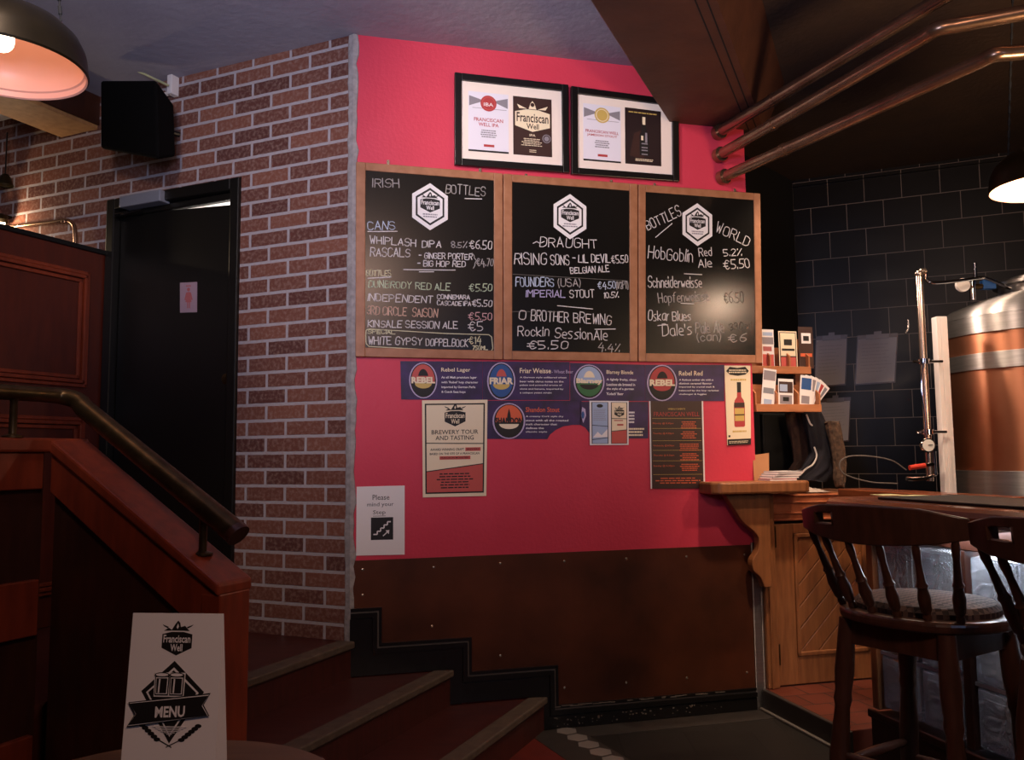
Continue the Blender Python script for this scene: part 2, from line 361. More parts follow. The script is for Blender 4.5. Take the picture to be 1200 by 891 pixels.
def strokes(txt):
    x = 0; out = []
    for ch in txt:
        if ch == ' ': x += 2.6; continue
        mx = 0; jy = random.uniform(-.35, .35); js = random.uniform(.9, 1.08); sl = random.uniform(-.05, .16)
        for st in GL[ch].split(';'):
            pl = []
            for q in st.split():
                X, Y = int(q[0]), int(q[1]); mx = max(mx, X)
                Y = (Y-2)*js+jy*.5; pl.append((x+X+Y*sl+random.uniform(-.08, .08), Y+random.uniform(-.10, .10)))
            if len(pl) > 2:
                q = [pl[0]]
                for a, b in zip(pl, pl[1:]):
                    q += [(a[0]*.84+b[0]*.16, a[1]*.84+b[1]*.16), (a[0]*.16+b[0]*.84, a[1]*.16+b[1]*.84)]
                pl = q + [pl[-1]]
            out.append(pl)
        x += mx+1.35
    return out, max(1, x-1.35)
def ribbon(mb, pl, wd, fn, m, d):
    """a chalk line: overlapping thin slabs along a polyline of (x, z)"""
    for a, b in zip(pl, pl[1:]):
        dx, dz = b[0]-a[0], b[1]-a[1]; L = math.hypot(dx, dz)
        if L < 1e-6: continue
        ux, uz = dx/L*wd*.42, dz/L*wd*.42; nx, nz = -dz/L*wd/2, dx/L*wd/2
        q = [(a[0]-ux+nx*.6, a[1]-uz+nz*.6), (a[0]-ux-nx*.6, a[1]-uz-nz*.6), (a[0]-nx, a[1]-nz), (b[0]-nx, b[1]-nz), (b[0]+ux-nx*.6, b[1]+uz-nz*.6), (b[0]+ux+nx*.6, b[1]+uz+nz*.6), (b[0]+nx, b[1]+nz), (a[0]+nx, a[1]+nz)]
        mb.add([fn(x, z, d) for x, z in q], [list(range(8))], m)
# ------------------------------------------------------------------ flat printed things on a wall
SUBOF = {'crest': 'hexagon_sticker', 'seal_mark': 'seal', 'bottle_label': 'bottle', 'clip': 'board'}
class Sheet:
    """a flat thing on a wall plane; u, v run 0-1 over its outline, layers lie a hair in front of one another"""
    def __init__(s, fr, quad, name, label, cat, off=.002, group=None, pxoff=None):
        Q = [fr.px(x, y, off) for x, y in quad]                      # TL TR BR BL on the wall plane
        s.cx = sum(q[0] for q in Q)/4; s.z0 = min(q[1] for q in Q)
        s.Q = [(q[0]-s.cx, q[1]-s.z0) for q in Q]
        s.quad = quad; s.fr = fr; s.off = off
        s.root = thing(name, label, cat, fr.pt(s.cx, -off, s.z0), fr.rot, group)
        s.mb = {}
        s.w = math.hypot(s.Q[1][0]-s.Q[0][0], s.Q[1][1]-s.Q[0][1]); s.h = math.hypot(s.Q[3][0]-s.Q[0][0], s.Q[3][1]-s.Q[0][1])
    def P(s, u, v, d=0):
        tl, tr, br, bl = s.Q
        x = (tl[0]*(1-u)+tr[0]*u)*v + (bl[0]*(1-u)+br[0]*u)*(1-v)
        z = (tl[1]*(1-u)+tr[1]*u)*v + (bl[1]*(1-u)+br[1]*u)*(1-v)
        return (x, -d, z)
    def loc(s, px, py):                                              # picture point -> (u, v)
        x, z = s.fr.px(px, py, s.off); x -= s.cx; z -= s.z0
        u = v = .5
        for _ in range(12):
            p = s.P(u, v); e = 1e-4
            pu = s.P(u+e, v); pv = s.P(u, v+e)
            a, b, c, d = (pu[0]-p[0])/e, (pv[0]-p[0])/e, (pu[2]-p[2])/e, (pv[2]-p[2])/e
            rx, rz = x-p[0], z-p[2]; D = a*d-b*c
            u += (rx*d-rz*b)/D; v += (a*rz-c*rx)/D
        return u, v
    def g(s, part): return s.mb.setdefault(part, MB())
    def one(s, part): s.cnt = getattr(s, 'cnt', 0)+1; return '%s#%d' % (part, s.cnt)      # a part of its own for every line
    def poly(s, part, pts, m, L=1, th=.0003): s.g(part).prism(pts[::-1] if _area(pts) < 0 else pts, s.P, (L-1)*.0004, (L-1)*.0004+th, m)
    def rect(s, part, u0, v0, u1, v1, m, L=1, th=.0003): s.poly(part, [(u0, v0), (u1, v0), (u1, v1), (u0, v1)], m, L, th)
    def ell(s, part, cu, cv, ru, rv, m, L=1, n=28, a0=0, a1=360): s.poly(part, arc(cu, cv, ru, rv, a0, a1, n)[:(-1 if a1-a0 == 360 else None)], m, L)
    def line(s, part, u0, v0, u1, v1, wd, m, L=2):
        P0 = (u0*s.w, v0*s.h); P1 = (u1*s.w, v1*s.h); dx, dz = P1[0]-P0[0], P1[1]-P0[1]; k = math.hypot(dx, dz); nx, nz = -dz/k*wd/2, dx/k*wd/2
        s.poly(part, [((P0[0]-nx)/s.w, (P0[1]-nz)/s.h), ((P1[0]-nx)/s.w, (P1[1]-nz)/s.h), ((P1[0]+nx)/s.w, (P1[1]+nz)/s.h), ((P0[0]+nx)/s.w, (P0[1]+nz)/s.h)], m, L)
    def text(s, t, u0, v0, u1, v1, m, L=3, part='lettering', bold=.012, rot=0):
        vs, fs = textmesh(t, bold); d = (L-1)*.0004+.0003
        if part == 'lettering': part = s.one(part)
        s.g(part).add([s.P(u0+(u1-u0)*a, v0+(v1-v0)*b+rot*a, d) for a, b in vs], fs, m)
    def blur(s, u0, v0, u1, v1, m, n, part='lettering', L=3, ragged=.15, align='l', fill=.55):   # lines of print too small to read, as rows of word-length dashes
        hh = (v1-v0)/n
        if part == 'lettering': part = s.one('small_print')
        for i in range(n):
            a, b = u0, u1
            cut = random.uniform(0, ragged)*(u1-u0)
            if align == 'l': b -= cut
            elif align == 'c': a += cut/2; b -= cut/2
            else: a += cut
            y = v1-hh*(i+.5); x = a
            while x < b-.004:
                wl = random.uniform(.05, .16)*(u1-u0); e = min(b, x+wl)
                s.rect(part, x, y-hh*fill/2, e, y+hh*fill/2, m, L); x = e+.022*(u1-u0)
    def chalk(s, t, x0, y0, x1, y1, h, m=None, wd=.0052, part='chalk_line', L=3):
        """handwriting along a baseline given in the picture"""
        part = s.one(part); st, W = strokes(t); a = s.loc(x0, y0); b = s.loc(x1, y1)
        p0 = s.P(*a); p1 = s.P(*b); ln = math.hypot(p1[0]-p0[0], p1[2]-p0[2]); ex = ((p1[0]-p0[0])/ln, (p1[2]-p0[2])/ln); ez = (-ex[1], ex[0])
        hh = h/FPX*(s.root.location.y+.1)*1.0
        fn = lambda x, z, d: (x, -d, z)
        for pl in st:
            ribbon(s.g(part), [(p0[0]+ex[0]*x/W*ln+ez[0]*y/6*hh, p0[2]+ex[1]*x/W*ln+ez[1]*y/6*hh) for x, y in pl], wd, fn, m or CH_W, (L-1)*.0004+.0003)
    def rule(s, pts, m=None, wd=.004, part='chalk_rule', L=3):
        part = s.one(part); q = [s.P(*s.loc(*p)) for p in pts]
        ribbon(s.g(part), [(p[0], p[2]) for p in q], wd, lambda x, z, d: (x, -d, z), m or CH_W, (L-1)*.0004+.0003)
    def logo(s, cu, cv, w, dark, light, L=3, part='emblem'):
        """shield with a pointed foot, hills, ears of barley and a hooded outline above, and two words"""
        h = w*s.w/s.h
        def q(pts): return [(cu+x*w, cv+y*h) for x, y in pts]
        s.poly(part, q([(-.5, .2), (-.5, -.22), (0, -.45), (.5, -.22), (.5, .2), (.2, .27), (-.2, .27)]), dark, L)
        s.poly(part, q([(-.46, .3), (-.30, .40), (-.2, .33), (-.08, .52), (0, .62), (.07, .55), (.1, .42), (.24, .46), (.40, .30), (.2, .31), (-.2, .31)]), dark, L)
        s.poly(part, q([(-.04, .42), (.0, .53), (.04, .44), (.0, .36)]), light, L+1)
        for sx in (-1, 1):
            s.poly(part, q([(sx*.30, .42), (sx*.52, .50), (sx*.46, .44), (sx*.34, .38)]), dark, L)
        s.text('Franciscan', cu-.45*w, cv-.06*h, cu+.45*w, cv+.18*h, light, L+1, part, .02)
        s.text('Well', cu-.2*w, cv-.32*h, cu+.2*w, cv-.1*h, light, L+1, part, .02)
    def done(s, bevel=None):
        made = {}
        for k, mb in s.mb.items():
            nm = k.split('#')[0]; made[k] = mb.build(nm, s.root, bevel=(bevel or {}).get(k, 0))
        for k, o in made.items():                                    # a crest printed on a sticker, a mark stamped in a seal
            if k in SUBOF and SUBOF[k] in made: o.parent = made[SUBOF[k]]
        return s.root
def _area(p): return sum(a[0]*b[1]-b[0]*a[1] for a, b in zip(p, p[1:]+p[:1]))/2
# ================================================================== THE ROOM
TURN = AR+AB
def plan(pts, z0, z1, m, name, parent=None, top=None):
    mb = MB(); mb.prism(pts, lambda u, v, d: (u, v, d), z0, z1, m)
    return mb.build(name, parent)
def v2_(p): return (p.x, p.y)
def P2(fr, x, y): p = fr.pt(x, y, 0); return (p.x, p.y)
def BN(b, n): p = A+UB*b+NB*n; return (p.x, p.y)
RT = 1.985                                         # the red wall's free right end
E_ = A+UR*RT
TC = TILE0 + TIL.x*TIL.px(932, 300)[0]             # alcove corner on the tiled wall
miter = A + (-NR-NB).normalized()*.12
# brick wall: pieces round the door opening, in the wall's own frame
DX0, DX1, DZ1 = -1.526, -.645, 2.60
mb = MB()
for a, b in (((-3.6, 0, 0), (DX0, .12, CEIL)), ((DX0, 0, DZ1), (DX1, .12, CEIL))): mb.box(a, b, M_brick)
mb.prism([(DX1, 0), (0, 0), (.045, .115), (DX1, .12)], lambda u, v, d: (u, v, d), 0, CEIL, M_brick)
struct(mb.build('wall_left', loc=A, rotz=-AB), 'red brick wall with pale joints around the black door', 'wall')
mb = MB(); mb.prism([(0, 0), (RT, 0), (RT, .12), (-.045, .115)], lambda u, v, d: (u, v, d), 0, CEIL, M_pink)
struct(mb.build('wall_back', loc=A, rotz=AR), 'pink painted wall behind the chalkboards', 'wall')
q0 = E_-NR*.121; q1 = E_-NR*.62; q2 = Vector((TC.x, TC.y, 0))
dd = (q2-q1).normalized(); nn = Vector((-dd.y, dd.x, 0))*.1; n0 = -UR*.1
struct(plan([v2_(q) for q in (q0, q1, q2, q2+nn, q1+nn+n0, q0+n0)], 0, CEIL, M_blackwall, 'wall_alcove'), 'black painted side wall of the bar alcove', 'wall')
mb = MB(); tx = TIL.px(932, 300)[0]
mb.box((tx-.1, 0, 0), (3.2, .1, CEIL), M_tile)
struct(mb.build('wall_right', loc=(TILE0.x, TILE0.y, 0), rotz=-AB), 'black tiled wall behind the brewing tank', 'wall')
mb = MB(); mb.box((tx, -.03, 3.125), (3.2, -.001, 3.15), M_tile)
struct(mb.build('trim_1', loc=(TILE0.x, TILE0.y, 0), rotz=-AB), 'dark ledge along the top of the black tiles', 'trim')
# ragged plaster strip down the corner
mb = MB(); n = 60; vs = []; fs = []
for i in range(n+1):
    z = .445+(CEIL-.447)*i/n; a = .030+random.uniform(-.004, .004); b = .018+random.uniform(-.008, .008)
    for p in (-UB*0+UB*a+NB*.001, UB*a*.8+NB*.006, NB*.006+NR*.006, UR*b*.8+NR*.006, UR*b+NR*.001):
        q = A+p; vs.append((q.x, q.y, z))
for i in range(n):
    for k in range(4): fs.append((i*5+k, i*5+k+1, (i+1)*5+k+1, (i+1)*5+k))
mb.add(vs, fs, M_mortar)
struct(mb.build('trim_2'), 'grey mortar strip down the corner between brick and pink walls', 'trim')
# floor: dark tiles, a taupe border, a diagonal row of pale hexagons and a red part by the steps
mb = MB(); mb.box((-4, -2, -.1), (5, 8, 0), M_floor)
def flat(pts, m, z0=0, z1=.0015): mb.prism(pts, lambda u, v, d: (u, v, d), z0, z1, m)
h0 = atz(664, 858, 0); h1 = atz(706, 884, 0); hd = (h1-h0).normalized(); hn = Vector((-hd.y, hd.x, 0))
r0 = A+UR*.92+NR*.012; r1 = A+UR*RT+NR*.012
def v2(p): return (p.x, p.y)
flat([v2(r0), v2(r0+NR*.14), v2(r1+NR*.14), v2(r1)], M_band)
c0 = h0-hd*.05
flat([v2(c0-hn*.17), v2(c0-hn*.17+hd*2.5), v2(c0+hn*.06+hd*2.5), v2(c0+hn*.06)], M_band, .0015, .003)
for i in range(22):
    p = h0+hd*(.10*i)
    flat([(p.x+.050*math.cos(k*PI/3+.5), p.y+.050*math.sin(k*PI/3+.5)) for k in range(6)], M_hex, .003, .0045)
rr = c0-hn*.17
flat([v2(rr), v2(rr+hd*2.5), v2(rr+hd*2.5-hn*1.6), v2(rr-hn*1.6-hd*.1)], M_redfloor)
struct(mb.build('floor'), 'dark tiled floor with a diagonal row of pale hexagons', 'floor')
# ceilings
bl = A+UR*1.40
far = bl-NB*3; near = bl+NB*6
mb = MB(); mb.prism([(-5, -2.5), v2(near), v2(far), (-5, 7.0)], lambda u, v, d: (u, v, d), CEIL, CEIL+.1, M_ceil)
struct(mb.build('ceiling'), 'bluish grey plaster ceiling', 'ceiling')
mb = MB(); mb.prism([v2(near), (6, -2.5), (6, 7.0), v2(far)], lambda u, v, d: (u, v, d), CEIL, CEIL+.1, M_ceilbar)
struct(mb.build('ceiling_bar'), 'dark brown ceiling over the bar', 'ceiling')
# boxed beam between the two ceilings, running towards the viewer, its sides leaning inwards
bx = -NB; bs = Vector((bx.y, -bx.x, 0))                # bs: to the right across the beam
b0 = A+UR*1.379; off = lambda p: (p-b0).dot(bs)
tR = off(atz(840, 2, 2.9)); tL = off(A+UR*1.572)
prof = [(0, CEIL), (tL, 2.905), (tR, 2.905), (tR+.10, CEIL)]
mb = MB(); vs = []
N_ = 40
def tend(u): return -(((b0+bs*u)-A).dot(NR))/bx.dot(NR)-.001
for i in range(N_+1):
    for u, z in prof:
        t = -5.5+(tend(u)+5.5)*i/N_
        p = b0+bs*u+bx*t; vs.append((p.x, p.y, z))
fs = []
for i in range(N_):
    for k in range(3): fs.append((i*4+k, i*4+k+1, i*4+k+5, i*4+k+4))
mb.add(vs, fs, M_beam)
p = lambda u, t, z: tuple(b0+bs*u+bx*t+Vector((0, 0, z)))
for u in (tR-.035, tR-.075):                            # two dark seams along the right edge
    mb.add([p(u, -5.5, 2.9035), p(u+.006, -5.5, 2.9035), p(u+.006, tend(u), 2.9035), p(u, tend(u), 2.9035)], [(0, 1, 2, 3)], M_blackmatte)
struct(mb.build('ceiling_beam'), 'brown boxed beam crossing the ceiling beside the pink wall', 'beam')
# tan timber in the ceiling corner by the brick wall
z_ = 3.0; u0, u1 = -1.905, -1.627
mb = MB(); mb.box((u0, -3.2, z_), (u1, -.001, CEIL), M_tan)
mb.box((u1, -3.2, z_+.02), (u1+.012, -.001, CEIL), M_wooddk)
struct(mb.build('ceiling_beam', loc=A, rotz=-AB, bevel=.004), 'tan timber beam under the ceiling at the top of the brick wall', 'beam')
# room behind the door, seen through the gap above the leaf
mb = MB(); mb.box((-1.9, .9, .45), (-.2, .95, 3.0), M_wall2)
mb.box((-1.9, .14, 2.75), (-.2, .95, 2.8), M_wall2)
struct(mb.build('wall_restroom', loc=A, rotz=-AB), 'white wall of the room behind the black door', 'wall')
q = BRK.pt(-.95, .5, 2.65); light('restroom_light', 'POINT', q, 70, (1, .96, .9), size=.05)
# door
d = thing('door_1', 'black door with closer and paper sign in the brick wall', 'door', A, -AB); d['kind'] = 'structure'
mb = MB()
mb.box((DX0, -.018, LAND), (DX0+.055, .09, DZ1-.004), M_doorblk); mb.box((DX1-.055, -.018, LAND), (DX1, .09, DZ1-.004), M_doorblk)
mb.box((DX0+.055, -.018, DZ1-.06), (DX1-.055, .09, DZ1-.004), M_doorblk)
mb.box((DX0+.055, .02, 2.505), (DX1-.055, .06, DZ1-.06), M_doorblk)
mb.build('frame', d, bevel=.006)
mb = MB(); mb.prism([(DX0+.058, LAND+.005), (DX1-.058, LAND+.005), (DX1-.058, 2.478), (-1.15, 2.503), (DX0+.058, 2.503)], lambda u, v, dd_: (u, dd_, v), .028, .07, M_doorblk)
mb.build('door_leaf', d, bevel=.003)
mb = MB(); mb.box((-1.40, -.05, 2.530), (-1.12, .02, 2.590), M_closer); c = mb.build('door_closer', d, bevel=.006)
mb = MB(); mb.tube([(-1.36, -.02, 2.51), (-1.44, -.03, 2.50), (-1.47, .02, 2.50)], .008, M_black); mb.tube([(-1.28, -.015, 2.512), (-1.40, -.03, 2.495)], .007, M_black)
mb.build('closer_arm', c)
mb = MB(); mb.lathe([(.026, -.002), (.026, -.010), (.02, -.012)], M_brass, 20, (-.735, .028, 1.62), 'y'); mb.build('lock_plate', d)
# landing and steps
S = thing('staircase', 'dark red wooden stair of three steps with worn pale nosings', 'stairs', (0, 0, 0)); S['kind'] = 'structure'
def redn(b): return -(-b/math.cos(TURN))*math.sin(TURN)   # n of the red wall at b (b <= 0)
ct = math.cos(TURN); tt = math.tan(TURN)
def wall_n(b): return b*tt if b < 0 else 0.0
NN = 1.14
edges = [(-.012, LAND, 3.0), (-.352, LAND-STEP, -.012), (-.69, LAND-2*STEP, -.352)]
for b0_, z, b1_ in edges:
    e = .004
    if z == LAND: pts = [BN(b0_, wall_n(b0_)+e), BN(0, e), BN(1.545, e), BN(1.545, 3.2), BN(.42, 3.2), BN(.42, NN-.01), BN(b0_, NN-.01)]
    else: pts = [BN(b0_, wall_n(b0_)+e), BN(b1_, wall_n(b1_)+e), BN(b1_, NN-.01), BN(b0_, NN-.01)]
    st = plan(pts, 0, z-.004, M_stepwood, 'step', S)
    mb = MB()
    pts = [BN(b0_-.018, wall_n(b0_-.018)+.03), BN(b0_+.062, wall_n(b0_+.062 if b0_ < -.1 else 0)+.012), BN(b0_+.062, NN-.012), BN(b0_-.018, NN-.012)]
    mb.prism(pts, lambda u, v, dd_: (u, v, dd_), z-.03, z, M_nosing); mb.build('nosing', st, bevel=.006)
# stepped skirting and the copper wainscot on the pink wall
mb = MB(); T_ = [(-.0, .585), (.134, .585), (.134, .432), (.533, .432), (.533, .282), (.935, .282), (.935, .105), (1.94, .105)]
def inset(o):                                            # outline of the stepped moulding lowered by o
    r = []
    for i, (t, z) in enumerate(T_):
        down = i in (1, 2, 3, 4, 5, 6)
        r.append((t-(o if down else 0), z-o))
    return r
def band(o0, o1, th, m):
    a, b = inset(o0), inset(o1)
    for i in range(len(a)-1):
        mb.prism([a[i], a[i+1], b[i+1], b[i]], lambda u, v, d_: (u, -d_, v), .0005, th, m)
band(.0, .012, .016, M_skirt); band(.012, .020, .010, M_chipgleam); band(.020, .040, .022, M_skirt); band(.040, .047, .012, M_skirt)  # the thin pale band is the moulding's highlight line, painted on
for t0, t1, z0, z1 in ((.0, .087, .449, .538), (.0, .487, .30, .395), (.0, 0, 0, 0), (.45, .888, .152, .235), (.85, 1.94, .003, .058)):
    if t1 > t0: mb.box((t0, -.017, z0), (t1, -.0005, z1), M_skirt)
for z0, z1, t in ((.30, .54, .087), (.15, .39, .487), (.003, .24, .888)): mb.box((t-.09, -.0172, z0), (t, -.0005, z1), M_skirt)
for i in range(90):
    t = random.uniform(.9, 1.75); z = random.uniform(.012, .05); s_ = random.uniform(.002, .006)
    if i > 55: z = .105-random.uniform(.001, .006); s_ = random.uniform(.002, .004); mb.box((t, -.0195, z-.003), (t+s_*9, -.0155, z), M_chipgleam); continue  # pale dashes on the top edge: painted highlight mixed with chips
    mb.box((t, -.0185, z), (t+s_*1.6, -.017, z+s_), M_chipgleam)
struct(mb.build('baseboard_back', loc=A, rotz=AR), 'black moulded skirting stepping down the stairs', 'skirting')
W = thing('copper_wainscot', 'aged copper sheet screwed along the foot of the pink wall', 'wall panel', A, AR); W['kind'] = 'structure'
mb = MB(); mb.prism([(.012, .789), (1.955, .789), (1.955, .10), (.93, .10), (.93, .278), (.528, .278), (.528, .428), (.129, .428), (.129, .58), (.012, .58)], lambda u, v, d_: (u, -d_, v), .0006, .004, M_copperdull)
mb.build('sheet', W)
for q in ((425, 668), (508, 665), (586, 660.5), (661, 658), (733.5, 655), (804, 652.5), (872, 650), (425, 697.5), (506, 734), (586, 768.5), (661, 806), (733.5, 800), (804.5, 794.5), (875, 788)):
    t, z = RED.px(*q); mb = MB(); mb.lathe([(.0065, -.004), (.0055, -.006), (.002, -.0072)], M_screw, 12, (t, 0, z), 'y'); mb.build('screw', W)
mb = MB(); mb.box((1.940, -.012, .0), (1.984, -.0005, .80), M_steel); mb.box((1.984, -.012, 0), (1.996, .05, .80), M_steel); struct(mb.build('trim_3', loc=A, rotz=AR, bevel=.003), 'grey metal edge strip beside the copper sheet', 'trim')

# ================================================================== THE STAIR RAIL AND PARTITION
# balustrade (frame STR: x = -b, y into the stair)
def SP(px, py, off=0): return STR.px(px, py, off)
lo = SP(265, 672); hi = SP(80, 514); lowx, lowz = lo; hx, hz = hi
Bt = thing('balustrade', 'panelled red-brown wooden balustrade with sloping cap beside the steps', 'balustrade', STR.pt(0, 0, 0), -AB)
th0, th1 = -.06, .06
sl = (hz-lowz)/(hx-lowx)
xe = lowx+.035
mb = MB(); mb.prism([(hx, hz), (xe, lowz-.02), (xe, lowz-.055), (hx, hz-.045)], lambda u, v, d_: (u, d_, v), th0-.012, th1+.012, M_woodred)
mb.build('sloping_cap', Bt, bevel=.008)
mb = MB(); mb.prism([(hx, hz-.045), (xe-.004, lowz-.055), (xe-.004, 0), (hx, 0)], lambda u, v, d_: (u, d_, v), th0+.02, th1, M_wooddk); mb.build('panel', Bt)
mb = MB(); mb.prism([(hx, hz-.045), (xe-.01, lowz-.055), (xe-.01, lowz-.20), (hx, hz-.17)], lambda u, v, d_: (u, d_, v), th0, th0+.021, M_woodred); mb.build('string_board', Bt, bevel=.004)
mb = MB(); mb.box((xe-.07, th0-.002, 0), (xe, th1+.002, lowz-.05), M_woodred); mb.build('end_post', Bt, bevel=.005)
# level part turning towards the viewer at x = hx
mb = MB(); mb.box((hx-.10, -1.3, hz-.045), (hx+.012, th1+.012, hz), M_woodred); mb.build('level_cap', Bt, bevel=.008)
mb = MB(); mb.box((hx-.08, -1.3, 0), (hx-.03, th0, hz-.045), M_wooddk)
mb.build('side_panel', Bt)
for z0, z1 in ((hz-.16, hz-.045), (.70, .87), (0.02, .40)):
    mb = MB(); mb.box((hx-.03, -1.3, z0), (hx-.004, th0-.02, z1), M_woodred); mb.build('side_rail', Bt, bevel=.004)
# handrail
Hr = thing('handrail', 'thick aged brass handrail above the balustrade', 'handrail', STR.pt(0, 0, 0), -AB)
a = SP(276, 624); b = SP(88, 466)
pts = [Vector((a[0], 0, a[1])), Vector((b[0]+.02, 0, b[1]-.012))]
bend = spline([(b[0]+.045, 0, b[1]-.038), (b[0]+.012, -.004, b[1]-.010), (b[0]-.03, -.03, b[1]+.004), (b[0]-.042, -.09, b[1]+.006)], 6)
path = [pts[0]]+bend+[Vector((b[0]-.042, -1.3, b[1]+.006))]; mb = MB(); mb.tube(path, [.035]+[.031-.007*i/(len(bend)-1) for i in range(len(bend))]+[.024], M_brass, 20); mb.build('rail', Hr)
mb = MB(); mb.tube([Vector((a[0]-.004, 0, a[1]+.0035)), Vector((a[0]+.012, 0, a[1]-.01))], .0358, M_wooddk, 20); mb.build('end_cap', Hr)
for f_ in (.18,):
    x = a[0]+(b[0]-a[0])*f_; z = a[1]+(b[1]-a[1])*f_; zc = lowz+(x-lowx)*sl
    mb = MB(); mb.lathe([(.03, 0), (.03, .006), (.012, .012), (.011, z-zc-.02), (.016, z-zc-.01)], M_brass, 16, (x, 0, zc-.005)); mb.build('bracket', Hr)
mb = MB(); mb.lathe([(.03, 0), (.03, .006), (.012, .012), (.011, b[1]-hz-.02), (.016, b[1]-hz-.012)], M_brass, 16, (b[0]-.042, -.18, hz)); mb.build('bracket', Hr)
# partition (frame PAR: x towards the brick wall, y away from the door)
Pt = thing('partition', 'dark red panelled wooden partition left of the black door', 'partition', PAR.pt(0, 0, 0), PAR.rot)
mb = MB(); mb.box((-1.9, .0, LAND), (-.002, .045, 2.315), M_partwood); mb.build('board', Pt)
mb = MB(); mb.box((-1.9, -.012, 2.30), (-.004, .057, 2.325), M_black); mb.build('top_rail', Pt, bevel=.004)
def moulding(x0, x1, z0, z1, wd):
    for i, (k, dep) in enumerate(((0, .014), (.020, .024), (.042, .012))):
        m_ = MB(); a0, a1, c0_, c1 = x0+k, x1-k, z0+k, z1-k; t = .018
        for bx_ in (((a0, -dep, c0_), (a1, 0, c0_+t)), ((a0, -dep, c1-t), (a1, 0, c1)), ((a0, -dep, c0_), (a0+t, 0, c1)), ((a1-t, -dep, c0_), (a1, 0, c1))): mm.box(*bx_, M_woodred)
mm = MB(); moulding(-1.15, -.105, 1.60, 2.19, .05); moulding(-1.15, -.105, .60, 1.45, .05); mm.build('panel_moulding', Pt, bevel=.003)

# ================================================================== CHALKBOARDS
LB = RED.px(417.0, 190.7, .02)
def board(quad, label, inner):
    s = Sheet(RED, quad, 'chalkboard', label, 'chalkboard', off=.002, group='framed chalkboards on the pink wall')
    ui, vi = inner
    s.poly('board', [(ui*.5, vi*.5), (1-ui*.5, vi*.5), (1-ui*.5, 1-vi*.5), (ui*.5, 1-vi*.5)], M_board, 1, .012)
    f = s.g('frame')
    for a, b, c, d_ in ((0, 0, ui, 1), (1-ui, 0, 1, 1), (ui, 0, 1-ui, vi*1.1), (ui, 1-vi, 1-ui, 1)):
        f.prism([(a, b), (c, b), (c, d_), (a, d_)], s.P, .0, .0165, M_woodframe)
    s.off = .0145
    return s
LAY = .0125/.0004+1
class _C: pass
def hexlogo(s, px, py, wpx, hpx):
    u, v = s.loc(px, py); u1, v1 = s.loc(px+wpx/2, py); u2, v2_ = s.loc(px, py-hpx/2)
    a, b = abs(u1-u), abs(v2_-v)
    hx_ = lambda k: [(u+a*k*math.sin(i*PI/3), v+b*k*math.cos(i*PI/3)) for i in range(6)]
    s.poly('hexagon_sticker', hx_(1), M_paper, LAY); s.poly('hexagon_sticker', hx_(.80), M_ink, LAY+1); s.poly('hexagon_sticker', hx_(.70), M_paper, LAY+2)
    s.logo(u, v+b*.12, a*.95, M_ink, M_paper, LAY+3, 'crest')
    s.blur(u-a*.4, v-b*.48, u+a*.4, v-b*.28, M_grey, 2, 'crest', LAY+3, .2, 'c')
def C5(x, y): return 410+x/3.564, 180+y/3.564
def C6(x, y): return 590+x/3.871, 200+y/3.871
def wr(s, C, sc, t, x0, y0, x1, y1, h, m=None, wd=.0040, part='chalk_line'): s.chalk(t, *C(x0, y0), *C(x1, y1), h/sc, m, wd, part, LAY)
def rl(s, C, pts, m=None, wd=.004): s.rule([C(*p) for p in pts], m, wd, L=LAY)
b1 = board([(417.0, 190.7), (588.2, 204.6), (588.2, 421.9), (416.4, 418.5)], 'left chalkboard listing Irish bottles and cans', (.062, .042))
hexlogo(b1, 504, 242.3, 48, 55)
for t, x0, y0, x1, y1, h, m in [('IRISH', 95, 140, 205, 142, 36, CH_D), ('BOTTLES', 400, 165, 565, 178, 38, CH_D), ('CANS', 75, 318, 188, 318, 34, CH_B)]: wr(b1, C5, 3.564, t, x0, y0, x1, y1, h, m, part='chalk_heading')
for t, x0, y0, x1, y1, h, m in [('WHIPLASH', 85, 375, 275, 388, 30, 0), ('DIPA', 302, 392, 380, 392, 28, 0), ('8.5%', 425, 393, 487, 393, 24, CH_D), ('€6.50', 500, 398, 592, 400, 36, 0),
    ('RASCALS', 85, 428, 250, 432, 34, 0), ('- GINGER PORTER', 288, 437, 510, 444, 24, 0), ('- BIG HOP RED', 282, 470, 482, 474, 24, 0), ('}', 515, 480, 532, 480, 60, CH_D), ('€4.70', 530, 470, 598, 470, 30, CH_D),
    ('DUNBRODY', 78, 558, 255, 564, 28, CH_G), ('RED ALE', 275, 566, 418, 572, 28, CH_G), ('€5.50', 498, 575, 592, 575, 30, CH_G), ('INDEPENDENT', 75, 615, 345, 625, 30, 0), ('CONNEMARA', 365, 607, 500, 609, 18, 0), ('CASCADE IPA', 365, 633, 505, 636, 18, 0), ('€5.50', 510, 638, 592, 640, 28, 0),
    ('3RD CIRCLE', 72, 672, 235, 678, 34, CH_O), ('SAISON', 260, 680, 365, 684, 34, CH_O), ('€5.50', 495, 695, 592, 695, 30, CH_K), ('KINSALE SESSION ALE', 75, 725, 450, 732, 28, 0), ('€5', 495, 742, 555, 740, 36, 0),
    ('SPECIAL', 75, 752, 188, 754, 15, CH_Y), ('WHITE GYPSY', 78, 797, 300, 800, 30, 0), ('DOPPELBOCK', 318, 802, 492, 808, 30, 0), ('€14', 498, 795, 548, 795, 30, CH_Y), ('750ML', 512, 820, 575, 820, 16, CH_Y)]:
    wr(b1, C5, 3.564, t, x0, y0, x1, y1, h, m or CH_W)
wr(b1, C5, 3.564, 'BOTTLES', 68, 510, 172, 512, 24, CH_Y, part='chalk_heading')
